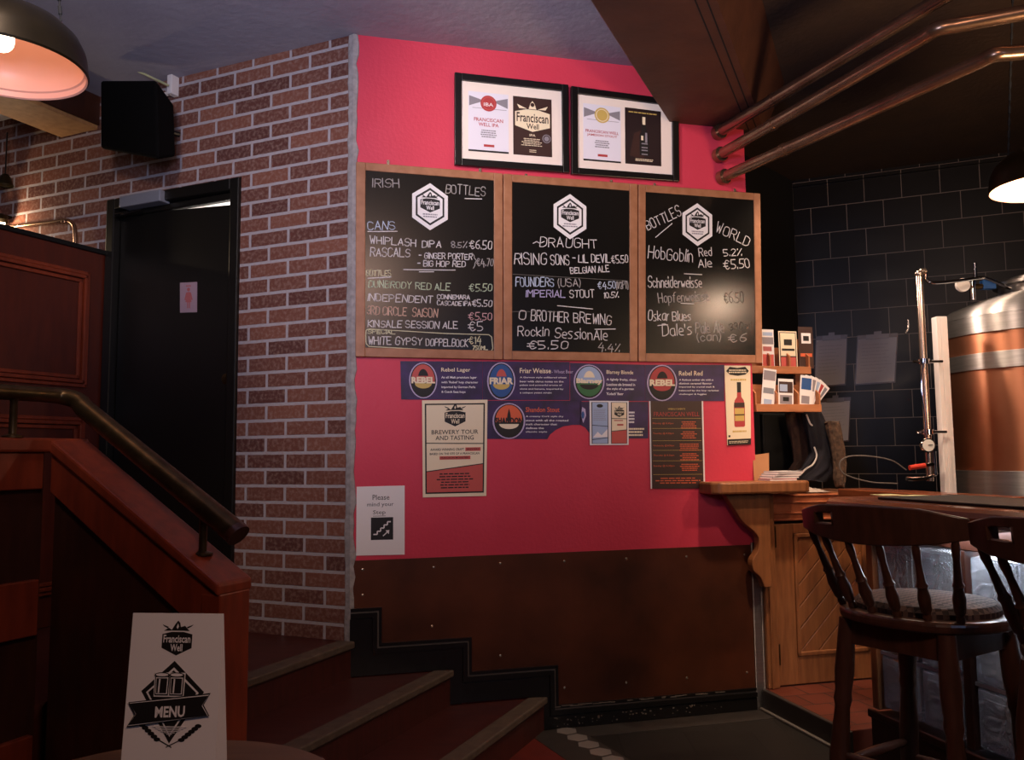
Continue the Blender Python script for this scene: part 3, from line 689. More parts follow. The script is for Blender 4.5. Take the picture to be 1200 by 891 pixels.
for p in ([(75, 326), (198, 325)], [(480, 188), (550, 190)], [(225, 485), (440, 487)], [(290, 494), (350, 494)], [(75, 521), (172, 516)]): rl(b1, C5, p)
rl(b1, C5, [(68, 738), (80, 733), (400, 752), (580, 757), (592, 766), (597, 815), (590, 826), (300, 818), (80, 806), (68, 795), (66, 760), (68, 738)], CH_Y, .0035)
b1.done({'frame': .003})
b2 = board([(589.2, 204.7), (745.8, 216.8), (745.8, 424.2), (589.2, 421.9)], 'middle chalkboard listing draught beers', (.062, .042))
hexlogo(b2, 668, 254, 44, 53)
wr(b2, C6, 3.871, 'DRAUGHT', 165, 345, 425, 352, 42, 0 or CH_W, part='chalk_heading'); rl(b2, C6, [(135, 330), (150, 322), (165, 330), (185, 322)])
for t, x0, y0, x1, y1, h, m in [('RISING', 50, 424, 195, 426, 50, 0), ('SONS', 215, 427, 298, 428, 46, 0), ("- LIL DEVIL", 312, 416, 485, 418, 36, 0), ('€5.50', 492, 422, 565, 416, 34, 0), ('BELGIAN ALE', 305, 468, 480, 458, 28, 0),
    ('FOUNDERS', 55, 525, 228, 525, 38, CH_B), ('(USA)', 248, 525, 350, 525, 34, CH_D), ('€4.50', 428, 535, 508, 535, 30, CH_B), ('(1/2PT)', 512, 535, 566, 535, 32, CH_D), ('IMPERIAL', 103, 573, 280, 575, 32, CH_P), ('STOUT', 300, 576, 412, 576, 34, CH_W), ('10.5%', 455, 578, 522, 575, 24, 0),
    ('O', 70, 674, 100, 676, 40, 0), ('BROTHER', 125, 680, 295, 688, 46, 0), ('BREWING', 318, 690, 488, 700, 46, 0), ('Rockin', 65, 750, 205, 750, 42, 0), ('SessionAle', 232, 758, 470, 770, 44, 0), ('€5.50', 105, 810, 290, 808, 36, 0), ('4.4%', 428, 815, 525, 822, 34, CH_D)]:
    wr(b2, C6, 3.871, t, x0, y0, x1, y1, h, m or CH_W, .0043)
for p in ([(245, 613), (405, 628)], [(415, 720), (508, 719)]): rl(b2, C6, p)
for p in ([(40, 470), (560, 500)], [(40, 640), (240, 640)]): rl(b2, C6, p, CH_F, .003)
b2.done({'frame': .003})
b3 = board([(747.0, 216.9), (889.1, 227.9), (891.6, 426.2), (747.0, 424.2)], 'right chalkboard listing bottles of the world', (.056, .042))
hexlogo(b3, 817.3, 263.3, 40, 50)
wr(b3, C6, 3.871, 'BOTTLES', 656, 272, 808, 202, 46, CH_W, part='chalk_heading'); wr(b3, C6, 3.871, 'WORLD', 962, 275, 1108, 345, 46, CH_W, part='chalk_heading')
for t, x0, y0, x1, y1, h, m in [('HobGoblin', 655, 396, 858, 415, 54, 0), ('Red', 888, 388, 945, 385, 36, 0), ('Ale', 885, 440, 945, 437, 36, 0), ('5.2%', 1000, 388, 1080, 385, 30, 0), ('€5.50', 1000, 448, 1118, 440, 40, 0),
    ('Schneiderweisse', 656, 530, 900, 530, 46, 0), ('Hopfenweisse', 705, 600, 930, 590, 42, CH_D), ('Oskar Blues', 656, 680, 850, 680, 42, 0), ("Dale's", 722, 752, 855, 742, 50, 0), ('Pale Ale', 872, 738, 1000, 735, 46, CH_D), ('330ml', 1025, 725, 1120, 715, 30, CH_F), ('(can)', 880, 775, 985, 770, 36, CH_D), ('€6', 1022, 780, 1100, 775, 36, CH_D), ('€6.50', 1000, 600, 1090, 600, 50, CH_F)]:
    wr(b3, C6, 3.871, t, x0, y0, x1, y1, h, m or CH_W, .0043)
for p in ([(690, 303), (765, 240)], [(820, 468), (900, 472)], [(805, 602), (865, 605)], [(700, 703), (745, 699)]): rl(b3, C6, p)
b3.done({'frame': .003})
for i, (x, y) in enumerate(((455, 190), (563, 199.5), (617, 206), (717, 213), (768, 217), (862, 223.5))):   # fixing plates on the boards' upper edges
    t, z = RED.px(x, y, .02); rx = [b1, b1, b2, b2, b3, b3][i].root
    p = Vector((t, 0, z)); mb = MB(); lx = t-[b1, b1, b2, b2, b3, b3][i].cx; lz = z-[b1, b1, b2, b2, b3, b3][i].z0
    mb.box((lx-.006, -.012, lz-.012), (lx+.006, -.0015, lz+.012), M_screw); mb.lathe([(.004, -.012), (.003, -.015)], M_screw, 10, (lx, 0, lz+.006), 'y'); mb.build('fixing_plate', rx)

# ================================================================== FRAMED PRINTS
def CF(x, y): return 500+x/3.75, 60+y/3.75
def picture(quad, label, cert, pr, kind):
    s = Sheet(RED, [CF(*q) for q in quad], 'picture_frame', label, 'picture frame', off=.002, group='framed award prints above the chalkboards')
    s.rect('mount', .02, .02, .98, .98, M_mat, 1, .008)
    f = s.g('frame'); ui, vi = .058, .075
    for a, b, c, d_ in ((0, 0, ui, 1), (1-ui, 0, 1, 1), (ui, 0, 1-ui, vi), (ui, 1-vi, 1-ui, 1)): f.prism([(a, b), (c, b), (c, d_), (a, d_)], s.P, 0, .022, M_blackframe)
    s.off = .0105; L = .0085/.0004+1
    def sub(q):
        k = [s.loc(*CF(*p)) for p in q]; return min(p[0] for p in k)+0, k
    k = [s.loc(*CF(*p)) for p in cert]; u0 = (k[0][0]+k[3][0])/2; u1 = (k[1][0]+k[2][0])/2; v1 = (k[0][1]+k[1][1])/2; v0 = (k[2][1]+k[3][1])/2
    W_, H_ = u1-u0, v1-v0; U = lambda a: u0+a*W_; V = lambda a: v0+a*H_
    s.rect('certificate', u0, v0, u1, v1, M_cert, L); s.rect('certificate', u0, v0, u1, V(.03), M_ink, L+1)
    s.poly('certificate', [(U(.02), V(.93)), (U(.4), V(.86)), (U(.02), V(.76))], M_grey, L+1); s.poly('certificate', [(U(.98), V(.93)), (U(.6), V(.86)), (U(.98), V(.76))], M_grey, L+1)
    mt = M_red if kind == 'ipa' else M_gold
    s.line('certificate', U(.1), V(.73), U(.95), V(.73), .002, M_grey, L+1)
    s.ell('seal', U(.5), V(.82), .2*W_, .2*W_*s.w/s.h, mt, L+2); s.ell('seal', U(.5), V(.82), .165*W_, .165*W_*s.w/s.h, M_redlt if kind == 'ipa' else M_cream, L+3); s.ell('seal', U(.5), V(.82), .145*W_, .145*W_*s.w/s.h, mt, L+4)
    if kind == 'ipa': s.text('IBA', U(.38), V(.77), U(.62), V(.83), M_paper, L+5, 'seal_mark')
    if kind == 'ipa': s.text('FRANCISCAN', U(.14), V(.51), U(.86), V(.57), M_red, L+2); s.text('WELL IPA', U(.25), V(.43), U(.75), V(.49), M_red, L+2)
    else: s.text('FRANCISCAN WELL', U(.06), V(.50), U(.94), V(.55), M_red, L+2); s.text('JAMESON STOUT', U(.10), V(.43), U(.90), V(.48), M_red, L+2)
    s.blur(U(.3), V(.24), U(.7), V(.38), M_grey, 4, L=L+2, align='c'); s.rect('certificate', U(.38), V(.09), U(.64), V(.13), M_red, L+2)
    k = [s.loc(*CF(*p)) for p in pr]; u0 = (k[0][0]+k[3][0])/2; u1 = (k[1][0]+k[2][0])/2; v1 = (k[0][1]+k[1][1])/2; v0 = (k[2][1]+k[3][1])/2
    W_, H_ = u1-u0, v1-v0
    s.rect('print', u0, v0, u1, v1, M_brown if kind == 'ipa' else M_dkprint, L)
    if kind == 'ipa':
        s.poly('emblem', [(U(x), V(y)) for x, y in ((.05, .74), (.05, .50), (.5, .41), (.95, .50), (.95, .74), (.66, .79), (.34, .79))], M_cream, L+1)
        s.poly('emblem', [(U(x), V(y)) for x, y in ((.40, .80), (.45, .90), (.5, .94), (.56, .89), (.60, .80))], M_cream, L+1)
        s.ell('emblem', U(.5), V(.875), .05*W_, .035*H_, M_brown, L+2)
        for sx in (-1, 1): s.poly('emblem', [(U(.5+sx*x), V(y)) for x, y in ((.14, .80), (.40, .87), (.34, .80))], M_cream, L+1)
        s.text('Franciscan', U(.09), V(.57), U(.91), V(.73), M_brown, L+2, 'emblem', .015); s.text('Well', U(.34), V(.455), U(.66), V(.55), M_brown, L+2, 'emblem', .015)
        s.text('IPA', U(.42), V(.33), U(.57), V(.37), M_cream, L+2); s.blur(U(.2), V(.16), U(.75), V(.30), M_cream, 5, L=L+2, align='c', ragged=.3, fill=.4); s.blur(U(.4), V(.05), U(.6), V(.11), M_cream, 2, L=L+2, align='c', fill=.4)
        s.ell('badge', U(.86), V(.31), .11*W_, .11*W_*s.w/s.h, M_grey, L+1); s.ell('badge', U(.86), V(.31), .09*W_, .09*W_*s.w/s.h, M_brown, L+2); s.ell('badge', U(.86), V(.31), .065*W_, .065*W_*s.w/s.h, M_grey, L+3)
    else:
        s.poly('print_figure', [(U(x), V(y)) for x, y in ((.12, .15), (.25, .55), (.45, .62), (.6, .3), (.5, .1))], M_brown, L+1)
        s.poly('bottle', [(U(x), V(y)) for x, y in ((.40, .17), (.40, .52), (.44, .62), (.47, .70), (.47, .84), (.57, .84), (.57, .70), (.60, .62), (.66, .52), (.66, .17))], M_ink, L+2)
        s.rect('bottle_label', U(.48), V(.72), U(.56), V(.86), M_cream, L+3); s.rect('bottle_label', U(.44), V(.44), U(.50), V(.52), M_cream, L+3); s.rect('bottle_label', U(.55), V(.40), U(.61), V(.58), M_grey, L+3)
        for y in (.37, .30, .25, .18): s.rect('bottle_label', U(.45), V(y), U(.62), V(y+.02), M_grey, L+3)
        s.blur(U(.1), V(.91), U(.9), V(.95), M_gold, 1, L=L+2, fill=.5)
        s.blur(U(.25), V(.06), U(.8), V(.11), M_cream, 2, L=L+2, align='c')
    s.done({'frame': .003})
picture([(120, 100), (617, 155), (622, 540), (120, 505)], 'left framed print with a red seal certificate and brown beer label', [(183, 172), (360, 195), (360, 453), (183, 437)], [(380, 195), (550, 215), (550, 468), (380, 452)], 'ipa')
picture([(630, 160), (1100, 222), (1103, 578), (632, 545)], 'right framed print with a gold seal certificate and dark bottle print, partly behind the beam', [(688, 228), (853, 248), (853, 493), (688, 480)], [(872, 247), (1030, 265), (1030, 507), (872, 493)], 'stout')

# ================================================================== POSTERS
def banner(quad, label, title, lines, oval, colors, cut=None, tu=.33, group='purple beer banners under the chalkboards', sub=None, word=None, abv=True):
    s = Sheet(RED, quad, 'beer_banner', label, 'banner', off=.0015, group=group)
    s.poly('sheet', cut or [(0, 0), (1, 0), (1, 1), (0, 1)], M_purple, 1)
    cu, cv, ru, rv = oval; c1, c2, c3, c4 = colors
    if ru:
        s.ell('emblem', cu, cv, ru*1.1, rv*1.06, M_halo, 2); s.ell('emblem', cu, cv, ru, rv, M_ink, 3)
        s.ell('emblem', cu, cv+.02, ru*.90, rv*.90, c1, 4)
        pts = arc(cu, cv, ru*.9, rv*.9, 185, 355, 20); s.poly('emblem', pts, c2, 5)
        s.ell('emblem', cu, cv+rv*.05, ru*.42, rv*.62, c3, 6, a0=20, a1=160) if title != 'Shandon Stout' else s.poly('emblem', [(cu-ru*.16, cv), (cu-ru*.1, cv+rv*.4), (cu, cv+rv*.75), (cu+ru*.1, cv+rv*.4), (cu+ru*.16, cv)], M_ink, 6)
        s.ell('emblem', cu, cv-rv*.18, ru*.66, rv*.3, c4, 6, a0=180, a1=360)
        if word: s.text(word, cu-ru*.93, cv-rv*.18, cu+ru*.93, cv+rv*.2, M_cream if title != 'Shandon Stout' else M_ink, 8, 'emblem', .05)
    if title: s.text(title, tu, .70, tu+(.36 if len(title) > 9 else .30), .83, M_orange if title == 'Shandon Stout' else M_cream, 2)
    if sub: s.text(sub, tu+.37, .70, tu+.62, .79, M_halo, 2, bold=0)
    n = len(lines); step = (.62-.12)/max(4, n)
    for i, t in enumerate(lines):
        s.text(t, tu, .64-step*(i+1)+.02, tu+min(.64, .0175*len(t)), .64-step*i-.03, M_paper, 2, bold=.02)
    return s.done()
T1 = ['As all Malt premium lager', "with 'Rebel' hop character", 'imported by German Perle', '& Czech Saaz hops']
def CB(x, y): return 460+x/5.4545, 420+y/5.4545
def CD(x, y): return 660+x/5.217, 420+y/5.217
banner([CB(50, 18), CB(575, 20), CB(575, 266), CB(55, 264)], 'purple banner reading Rebel Lager', 'Rebel Lager', T1, (.27, .50, .155, .44), (M_redlt, M_ink, M_ink, M_gold), tu=.49, word='REBEL')
banner([CB(576, 20), CB(1132, 24), CB(1132, 268), CB(576, 267)], 'purple banner reading Friar Weisse', 'Friar Weisse', ['A German style unfiltered wheat', 'beer with citrus notes on the', 'palate and powerful aroma of', 'clove and banana, imparted by', 'a unique yeast strain'], (.21, .49, .145, .46), (M_blue, M_blue, M_redlt, M_gold), tu=.42, sub='- Wheat Beer', word='FRIAR')
banner([CD(42, 28), CD(500, 40), CD(500, 262), CD(42, 262)], 'purple banner reading Blarney Blonde', 'Blarney Blonde', ['A lightly fruity, clean', 'Luscious ale brewed in', 'the style of a german', "'Kolsch' Beer"], (.25, .51, .185, .43), (M_pale, M_green, M_cream, M_ink), tu=.48, word='Blarney')
banner([CD(501, 40), CD(985, 40), CD(985, 262), CD(501, 262)], 'purple banner reading Rebel Red', 'Rebel Red', ['A Robust amber ale with a', 'distinct caramel flavour', 'imparted by crystal malt &', 'balanced by the hop varieties', 'challenger & fuggles'], (.21, .50, .17, .47), (M_red, M_ink, M_ink, M_red), tu=.42, word='REBEL')
sq = [CB(605, 271), CB(1209, 271), CB(1209, 518), CB(605, 516)]
banner(sq, 'purple banner with a cut-away corner reading Shandon Stout', 'Shandon Stout', ['A creamy Cork style dry', 'stout with all the roasted', 'malt character that', 'defines the', 'classic style'], (.225, .47, .155, .44), (M_orange, M_ink, M_ink, M_cream),
       cut=[(0, 0), (.63, 0), (.66, .12), (.72, .24), (.80, .33), (.90, .37), (1, .37), (1, 1), (0, 1)], tu=.40, word='SHANDON')
s = Sheet(RED, [CD(101, 266), CD(520, 266), CD(520, 490), CD(101, 492)], 'beer_banner', 'purple banner with a small crest half hidden behind the double leaflet', 'banner', off=.0015, group='purple beer banners under the chalkboards')
s.poly('sheet', [(0, .38), (.08, .30), (.14, .15), (.17, 0), (1, 0), (1, 1), (0, 1)], M_purple, 1)
s.poly('emblem', [(-.03+.05, .62), (.03, .8), (.035, .86), (.08, .8), (.09, .62), (.05, .42)], M_halo, 2); s.ell('emblem', .045, .64, .022, .1, M_blue, 3)
s.blur(.70, .40, .80, .75, M_paper, 4, L=2, ragged=.3); s.blur(.71, .05, .94, .30, M_cream, 3, L=2, ragged=.2)
s.done()
# brewery tour
s = Sheet(RED, [(494.6, 469.4), (571.3, 468.6), (569.9, 581.4), (495.5, 583.2)], 'poster', 'cream poster reading Brewery Tour and Tasting', 'poster', off=.004)
s.rect('sheet', 0, 0, 1, 1, M_cream, 1); s.rect('sheet', .04, .035, .96, .965, M_ink, 2); s.rect('sheet', .062, .05, .938, .95, M_cream, 3)
s.poly('sheet', [(.062, .05), (.938, .05), (.938, .335), (.062, .265)], M_redlt, 4); s.line('sheet', .05, .262, .95, .335, .004, M_ink, 5); s.line('sheet', .05, .555, .95, .543, .004, M_ink, 5)
s.logo(.5, .825, .32, M_ink, M_cream, 5)
s.text('BREWERY TOUR', .14, .645, .86, .69, M_ink, 5, bold=0.005); s.text('AND TASTING', .2, .585, .79, .63, M_ink, 5, bold=0.005)
s.text('AWARD WINNING CRAFT', .12, .475, .64, .50, M_ink, 5); s.rect('sheet', .66, .468, .90, .505, M_redlt, 5); s.text('BREWERY', .68, .477, .88, .497, M_ink, 6)
s.text('BASED ON THE SITE OF A FRANCISCAN', .11, .432, .88, .455, M_ink, 5); s.rect('sheet', .26, .383, .74, .418, M_redlt, 5); s.text('FRANCISCAN MONASTERY', .28, .392, .72, .41, M_ink, 6)
s.blur(.18, .08, .82, .25, M_ink, 6, L=5, align='c', ragged=.35, fill=.42); s.done()
# mind your step
s = Sheet(RED, [(417.9, 570.6), (474.2, 569.2), (474.2, 650.2), (417.3, 651.4)], 'step_sign', 'white paper sign reading Please mind your Step with a stair symbol', 'sign', off=.003)
s.rect('sheet', 0, 0, 1, 1, M_paper, 1)
for t, u0, u1, v in (('Please', .33, .68, .80), ('mind your', .22, .77, .69), ('Step', .34, .60, .575)): s.text(t, u0, v, u1, v+.075, M_ink, 2, bold=.0)
s.line('lettering', .34, .565, .6, .565, .002, M_ink)
s.rect('symbol', .30, .22, .76, .545, M_ink, 2); pts = []
st = [(.35, .30), (.43, .30), (.43, .345), (.50, .345), (.50, .39), (.57, .39), (.57, .435), (.64, .435), (.64, .48), (.71, .48)]
for a, b in zip(st, st[1:]): s.line('symbol', *a, *b, .0055, M_paper, 3)
s.line('symbol', .55, .275, .66, .345, .0045, M_paper, 3); s.poly('symbol', [(.68, .36), (.60, .355), (.67, .30)], M_paper, 3)
s.done()
# double leaflet
s = Sheet(RED, [(690.7, 469.8), (736.7, 470.2), (736.7, 521.6), (691.2, 521.9)], 'leaflet', 'white leaflet with a pale blue and a cream panel side by side', 'leaflet', off=.005)
s.rect('sheet', 0, 0, 1, 1, M_paper, 1)
for u0, u1, c in ((.05, .475, M_pale), (.545, .96, M_cream)):
    s.rect('sheet', u0, .03, u1, .97, M_ink, 2); s.rect('sheet', u0+.02, .04, u1-.02, .96, c, 3)
s.line('sheet', .05, .45, .475, .42, .003, M_ink, 4); s.line('sheet', .05, .12, .475, .17, .003, M_ink, 4); s.poly('sheet', [(.56, .04), (.945, .04), (.945, .34), (.56, .30)], M_redlt, 4)
s.line('sheet', .545, .31, .96, .345, .003, M_ink, 5); s.line('sheet', .545, .60, .96, .595, .003, M_ink, 5)
s.ell('emblem', .26, .885, .08, .04, M_ink, 4); s.logo(.755, .74, .25, M_ink, M_cream, 5)
s.blur(.1, .55, .43, .82, M_grey, 8, L=4, fill=.3); s.rect('sheet', .62, .545, .85, .565, M_red, 5); s.rect('sheet', .70, .44, .86, .475, M_red, 5)
s.poly('sheet', [(.075, .17), (.2, .3), (.3, .22), (.45, .36), (.45, .18)], M_paper, 4); s.done()
# dark schedule
s = Sheet(RED, [(760.6, 470.2), (823.9, 470.2), (826.4, 572.4), (762.5, 573.0)], 'poster', 'dark brown weekly events poster with red heading and white side edges', 'poster', off=.004)
s.rect('sheet', 0, 0, 1, 1, M_paper, 1); s.rect('sheet', .025, 0, .972, 1, M_brown, 2)
s.text('WEEKLY EVENTS', .34, .90, .66, .918, M_gold, 3); s.text('FRANCISCAN WELL', .08, .825, .92, .875, M_red, 3, bold=.0)
for i, (v, t) in enumerate(((.73, 'Monday @ 8.30pm'), (.615, 'Tuesday @ 8.30pm'), (.475, 'Wednesday @ 8.30pm'), (.365, 'Thursday @ 8.30pm'), (.245, 'Sunday @ 6.30pm'))):
    s.text(t, .06, v, .44, v+.024, M_orange, 3, bold=.0); s.blur(.54, v-.05, .9, v+.04, M_orange, 4, L=3, align='c', ragged=.4, fill=.45)
for v in (.80, .685, .545, .435, .315, .16): s.line('lettering', .05, v, .95, v, .0014, M_gold, 3)
s.blur(.08, .05, .92, .13, M_orange, 3, L=3, align='c', ragged=.3, fill=.4); s.done()
# bottle poster
s = Sheet(RED, [(848.8, 428.6), (879.3, 428.6), (880.0, 521.0), (852.3, 522.2)], 'poster', 'narrow cream poster of a red bottle at the end of the pink wall', 'poster', off=.005)
s.rect('sheet', 0, 0, 1, 1, M_cream, 1); s.rect('sheet', .02, 0, 1, .075, M_ink, 2); s.blur(.08, .02, .92, .055, M_cream, 2, L=3, fill=.35)
s.poly('emblem', [(.06, .93), (.2, .985), (.5, .97), (.8, .985), (.94, .93), (.8, .885), (.5, .87), (.2, .885)], M_ink, 2); s.blur(.15, .90, .85, .955, M_cream, 2, 'emblem', 3, .1, 'c')
s.blur(.2, .80, .85, .84, M_gold, 1, L=2, align='c')
s.poly('bottle', [(x, y) for x, y in ((.32, .24), (.32, .50), (.36, .56), (.45, .60), (.46, .66), (.62, .66), (.63, .60), (.72, .56), (.76, .50), (.76, .24), (.72, .225), (.36, .225))], M_red, 2)
s.rect('bottle', .46, .66, .62, .79, M_ink, 3); s.rect('bottle', .33, .47, .75, .53, M_brown, 3); s.rect('bottle', .35, .30, .73, .46, M_gold, 3); s.rect('bottle', .335, .37, .745, .385, M_brown, 4)
s.blur(.2, .15, .85, .19, M_gold, 1, L=2, align='c'); s.rect('sheet', .06, .10, .14, .125, M_ink, 2); s.done()
# toilet sign on the door
q = [(211, 331.5), (231.2, 330.5), (231, 366), (211, 366.5)]
s = Sheet(BRK, q, 'toilet_sign', 'pinkish paper toilet sign on the black door', 'sign', off=-.026)
s.rect('sheet', 0, 0, 1, 1, M_sign, 1)
s.ell('symbol', .5, .76, .09, .06, M_pinkline, 2); s.poly('symbol', [(.5, .68), (.36, .66), (.26, .42), (.33, .40), (.40, .55), (.32, .34), (.42, .34), (.42, .14), (.48, .14), (.48, .33), (.53, .33), (.53, .14), (.59, .14), (.59, .34), (.68, .34), (.60, .55), (.68, .40), (.74, .42), (.64, .66)], M_pinkline, 2)
s.blur(.35, .84, .65, .92, M_pinkline, 1, L=2); s.done()
# ================================================================== THE BAR
SE = -.13                                               # far end of the bar top
def bp(x, y, z): return BAR.pt(x, y, z)
Pl = thing('platform', 'raised step of red quarry tiles in front of the wooden bar gate', 'step', RED.pt(RT+.005, -.0, 0), AR); Pl['kind'] = 'structure'
k0 = Vector((1.195, 4.22, 0))
lx = lambda p: ((p-Pl.location).dot(RED.x), (p-Pl.location).dot(RED.y))
e1 = atz(981, 855, .1); 
far_l = lx(RED.pt(RT+.005, 0, 0)); nl = -.66
mb = MB(); mb.prism([(0.0, nl), (.9, nl+.04), (.9, .3), (0.0, .3)], lambda u, v, d: (u, v, d), 0, .095, M_quarry); mb.build('tiled_top', Pl, bevel=.004)
mb = MB(); mb.box((-.022, nl-.02, 0), (-.0005, -.014, .098), M_band); mb.build('kerb', Pl, bevel=.006)
mb = MB(); mb.box((-.040, nl-.02, 0), (-.022, -.014, .012), M_chipgleam); mb.build('kerb_foot', Pl, bevel=.003)
# post, gate and copper-clad counter end, all in the plane of the pink wall
Po = thing('wooden_post', 'upright wooden post between the copper sheet and the bar gate', 'post', RED.pt(0, 0, 0), AR)
mb = MB(); mb.box((RT+.012, -.03, .0965), (2.062, .10, 1.037), M_wood); mb.build('post', Po, bevel=.006)
mb = MB(); mb.box((RT+.03, -.036, .0965), (RT+.045, -.03, 1.03), M_wood); mb.build('bead', Po, bevel=.003)
G = thing('bar_gate', 'low wooden bar gate with diagonal boards and a brass hinge', 'gate', RED.pt(0, 0, 0), AR)
g0, g1, gz0, gz1 = 2.066, 2.665, .100, .884
f0, f1, fz0, fz1 = g0+.115, g1-.07, .235, .835
mb = MB()
for bx_ in (((g0, .0, gz0), (f0, .035, gz1)), ((f1, .0, gz0), (g1, .035, gz1)), ((f0, .0, gz0), (f1, .035, fz0)), ((f0, .0, fz1), (f1, .035, gz1))): mb.box(*bx_, M_wood)
stf = mb.build('stile_frame', G, bevel=.003)
mb = MB()
for a, b in (((f0, fz0), (f1, fz0+.02)), ((f0, fz1-.02), (f1, fz1)), ((f0, fz0), (f0+.02, fz1)), ((f1-.02, fz0), (f1, fz1))): mb.box((a[0], -.008, a[1]), (b[0], .02, b[1]), M_wood)
mb.build('panel_bead', G, bevel=.004)
def clip(poly, x0, x1, z0, z1):
    for ax, lim, sgn in ((0, x0, 1), (0, x1, -1), (1, z0, 1), (1, z1, -1)):
        out = []
        for a, b in zip(poly, poly[1:]+poly[:1]):
            ia, ib = (a[ax]-lim)*sgn >= 0, (b[ax]-lim)*sgn >= 0
            if ia: out.append(a)
            if ia != ib:
                t = (lim-a[ax])/(b[ax]-a[ax]); out.append((a[0]+(b[0]-a[0])*t, a[1]+(b[1]-a[1])*t))
        poly = out
        if not poly: return []
    return poly
mb = MB(); bw = .075
for i in range(-12, 16):
    c = i*bw*1.42; p = [(f0-1+0, fz0-1+c), (f0+2, fz0+2+c), (f0+2, fz0+2+c+bw*1.36), (f0-1, fz0-1+c+bw*1.36)]
    q = clip(p, f0+.018, f1-.018, fz0+.018, fz1-.018)
    if len(q) > 2: mb.prism(q, lambda u, v, d: (u, d, v), .008, .024, M_wood)
mb.build('diagonal_boards', G, bevel=.003)
mb = MB(); mb.box((g0-.016, -.004, .77), (g0+.018, .0, .875), M_brass); mb.lathe([(.006, .765), (.006, .88)], M_brass, 10, (g0+.001, -.006, 0)); mb.build('hinge', stf)
mb = MB(); mb.box((g0-.016, -.004, .20), (g0+.018, .0, .30), M_brass); mb.lathe([(.006, .195), (.006, .305)], M_brass, 10, (g0+.001, -.006, 0)); mb.build('hinge', stf)
K = thing('back_counter', 'copper-faced counter end above the wooden gate', 'counter', RED.pt(0, 0, 0), AR)
mb = MB(); mb.box((2.066, -.004, .90), (2.66, .012, 1.03), M_copperpl)
for z in (.905, .937, .99, 1.024): mb.tube([(2.066, -.006, z), (2.66, -.006, z)], .006, M_copperpl, 8)
mb.build('copper_facing', K)
mb = MB(); mb.box((2.066, .014, .985), (2.70, .42, 1.035), M_wood); mb.build('counter_top', K, bevel=.004)
mb = MB(); mb.box((2.10, .05, .10), (2.66, .40, .984), M_wooddk); mb.build('carcass', K)
# wall shelf with a shaped bracket
Sh = thing('wall_shelf', 'small wooden shelf on a curved bracket at the end of the pink wall', 'shelf', RED.pt(0, 0, 0), AR)
a = RED.px(832, 571, .12)[0]
mb = MB(); mb.prism([(a+.03, -.16), (2.16, -.16), (2.20, -.13), (2.20, -.001), (2.062, -.001), (a, -.001), (a, -.13)], lambda u, v, d: (u, v, d), 1.045, 1.103, M_wood); mb.build('board', Sh, bevel=.010)
cv = [RED.px(*q, .06) for q in ((846, 579), (858, 597), (868, 612), (880, 622), (886, 631), (885, 645), (879, 656), (880, 668), (888, 676), (893, 688))]
pts = [(v.x, v.y) for v in spline([(x, z, 0) for x, z in cv], 4)]
pts[0] = (pts[0][0], 1.044)
mb = MB(); mb.prism(pts+[(RT+.02, pts[-1][1]), (RT+.02, 1.044)], lambda u, v, d: (u, d, v), -.085, -.037, M_wood); mb.build('bracket', Sh, bevel=.004)
mb = MB(); mb.box((RT-.04, -.038, .80), (RT+.02, -.0315, 1.044), M_wood); mb.build('back_plate', Sh)
# front bar
Bc = thing('bar_counter', 'wooden bar counter with rounded front edge above a front of glass blocks', 'bar', BARO, BAR.rot)
L1 = 2.4
mb = MB()
pf = [(-.16, 1.012), (-.165, 1.03), (-.16, 1.047), (-.145, 1.058), (-.12, 1.062), (.42, 1.062), (.42, .995), (-.12, .995), (-.145, .999)]
mb.prism(pf, lambda u, v, d: (d, u, v), SE, L1, M_bartop); mb.box((-.80, .37, 1.0), (SE, .53, 1.062), M_bartop); mb.box((SE, .37, 1.0), (SE+.3, .53, 1.062), M_bartop); mb.build('counter_top', Bc, bevel=.006)
mb = MB(); mb.box((-.04, -.02, .905), (L1, .03, .994), M_wooddk); mb.build('apron_rail', Bc, bevel=.004)
mb = MB(); mb.box((-.09, -.03, 0), (L1, .30, .235), M_wooddk); mb.box((-.09, -.045, .22), (L1, -.028, .25), M_wooddk); mb.build('plinth', Bc, bevel=.004)
mb = MB(); mb.box((-.09, -.02, .251), (-.052, .10, .994), M_wood); mb.build('end_post', Bc, bevel=.004)
mb = MB(); mb.box((-.05, .20, .251), (L1, .22, .994), M_closer); mb.build('back_panel', Bc)
cols = [-.045, .172, .425, .642, .895, 1.112, 1.365, 1.582]
for i, x in enumerate((.386, .856, 1.326, 1.796)):
    mb = MB(); mb.box((x, -.02, .251), (x+.034, .10, .904), M_wooddk); mb.build('mullion', Bc, bevel=.003)
for z in (.462, .672):
    mb = MB(); mb.box((-.05, -.004, z), (L1-.55, .08, z+.012), M_grey); mb.build('joint', Bc)
gm = MB(); w_, h_ = .20, .194
gm.box((0, .002, 0), (w_, .085, h_), M_glass)
gm.box((.006, -.006, .006), (w_-.006, .002, h_-.006), M_glass)
gm.box((.028, -.0095, .028), (w_-.028, -.006, h_-.028), M_glass)
gb = None
for z in (.263, .474, .690):
    for x in cols:
        if gb is None: gb = gm.build('glass_block', Bc, (x, 0, z), bevel=.005)
        else:
            o = gb.copy(); COL.objects.link(o); o.parent = Bc; o.location = (x, 0, z)
light('under_bar_light', 'AREA', BAR.pt(.5, .15, .96), 15.0, (.85, .9, 1), BAR.pt(.6, .12, .2), .5)
mb = MB(); mb.box((.10, -.10, 1.0625), (1.9, .26, 1.0725), M_rubber); m_ = mb.build('bar_mat', loc=BARO, rotz=BAR.rot, bevel=.003)
tag(m_, 'long black rubber bar mat along the wooden bar top', 'bar mat')
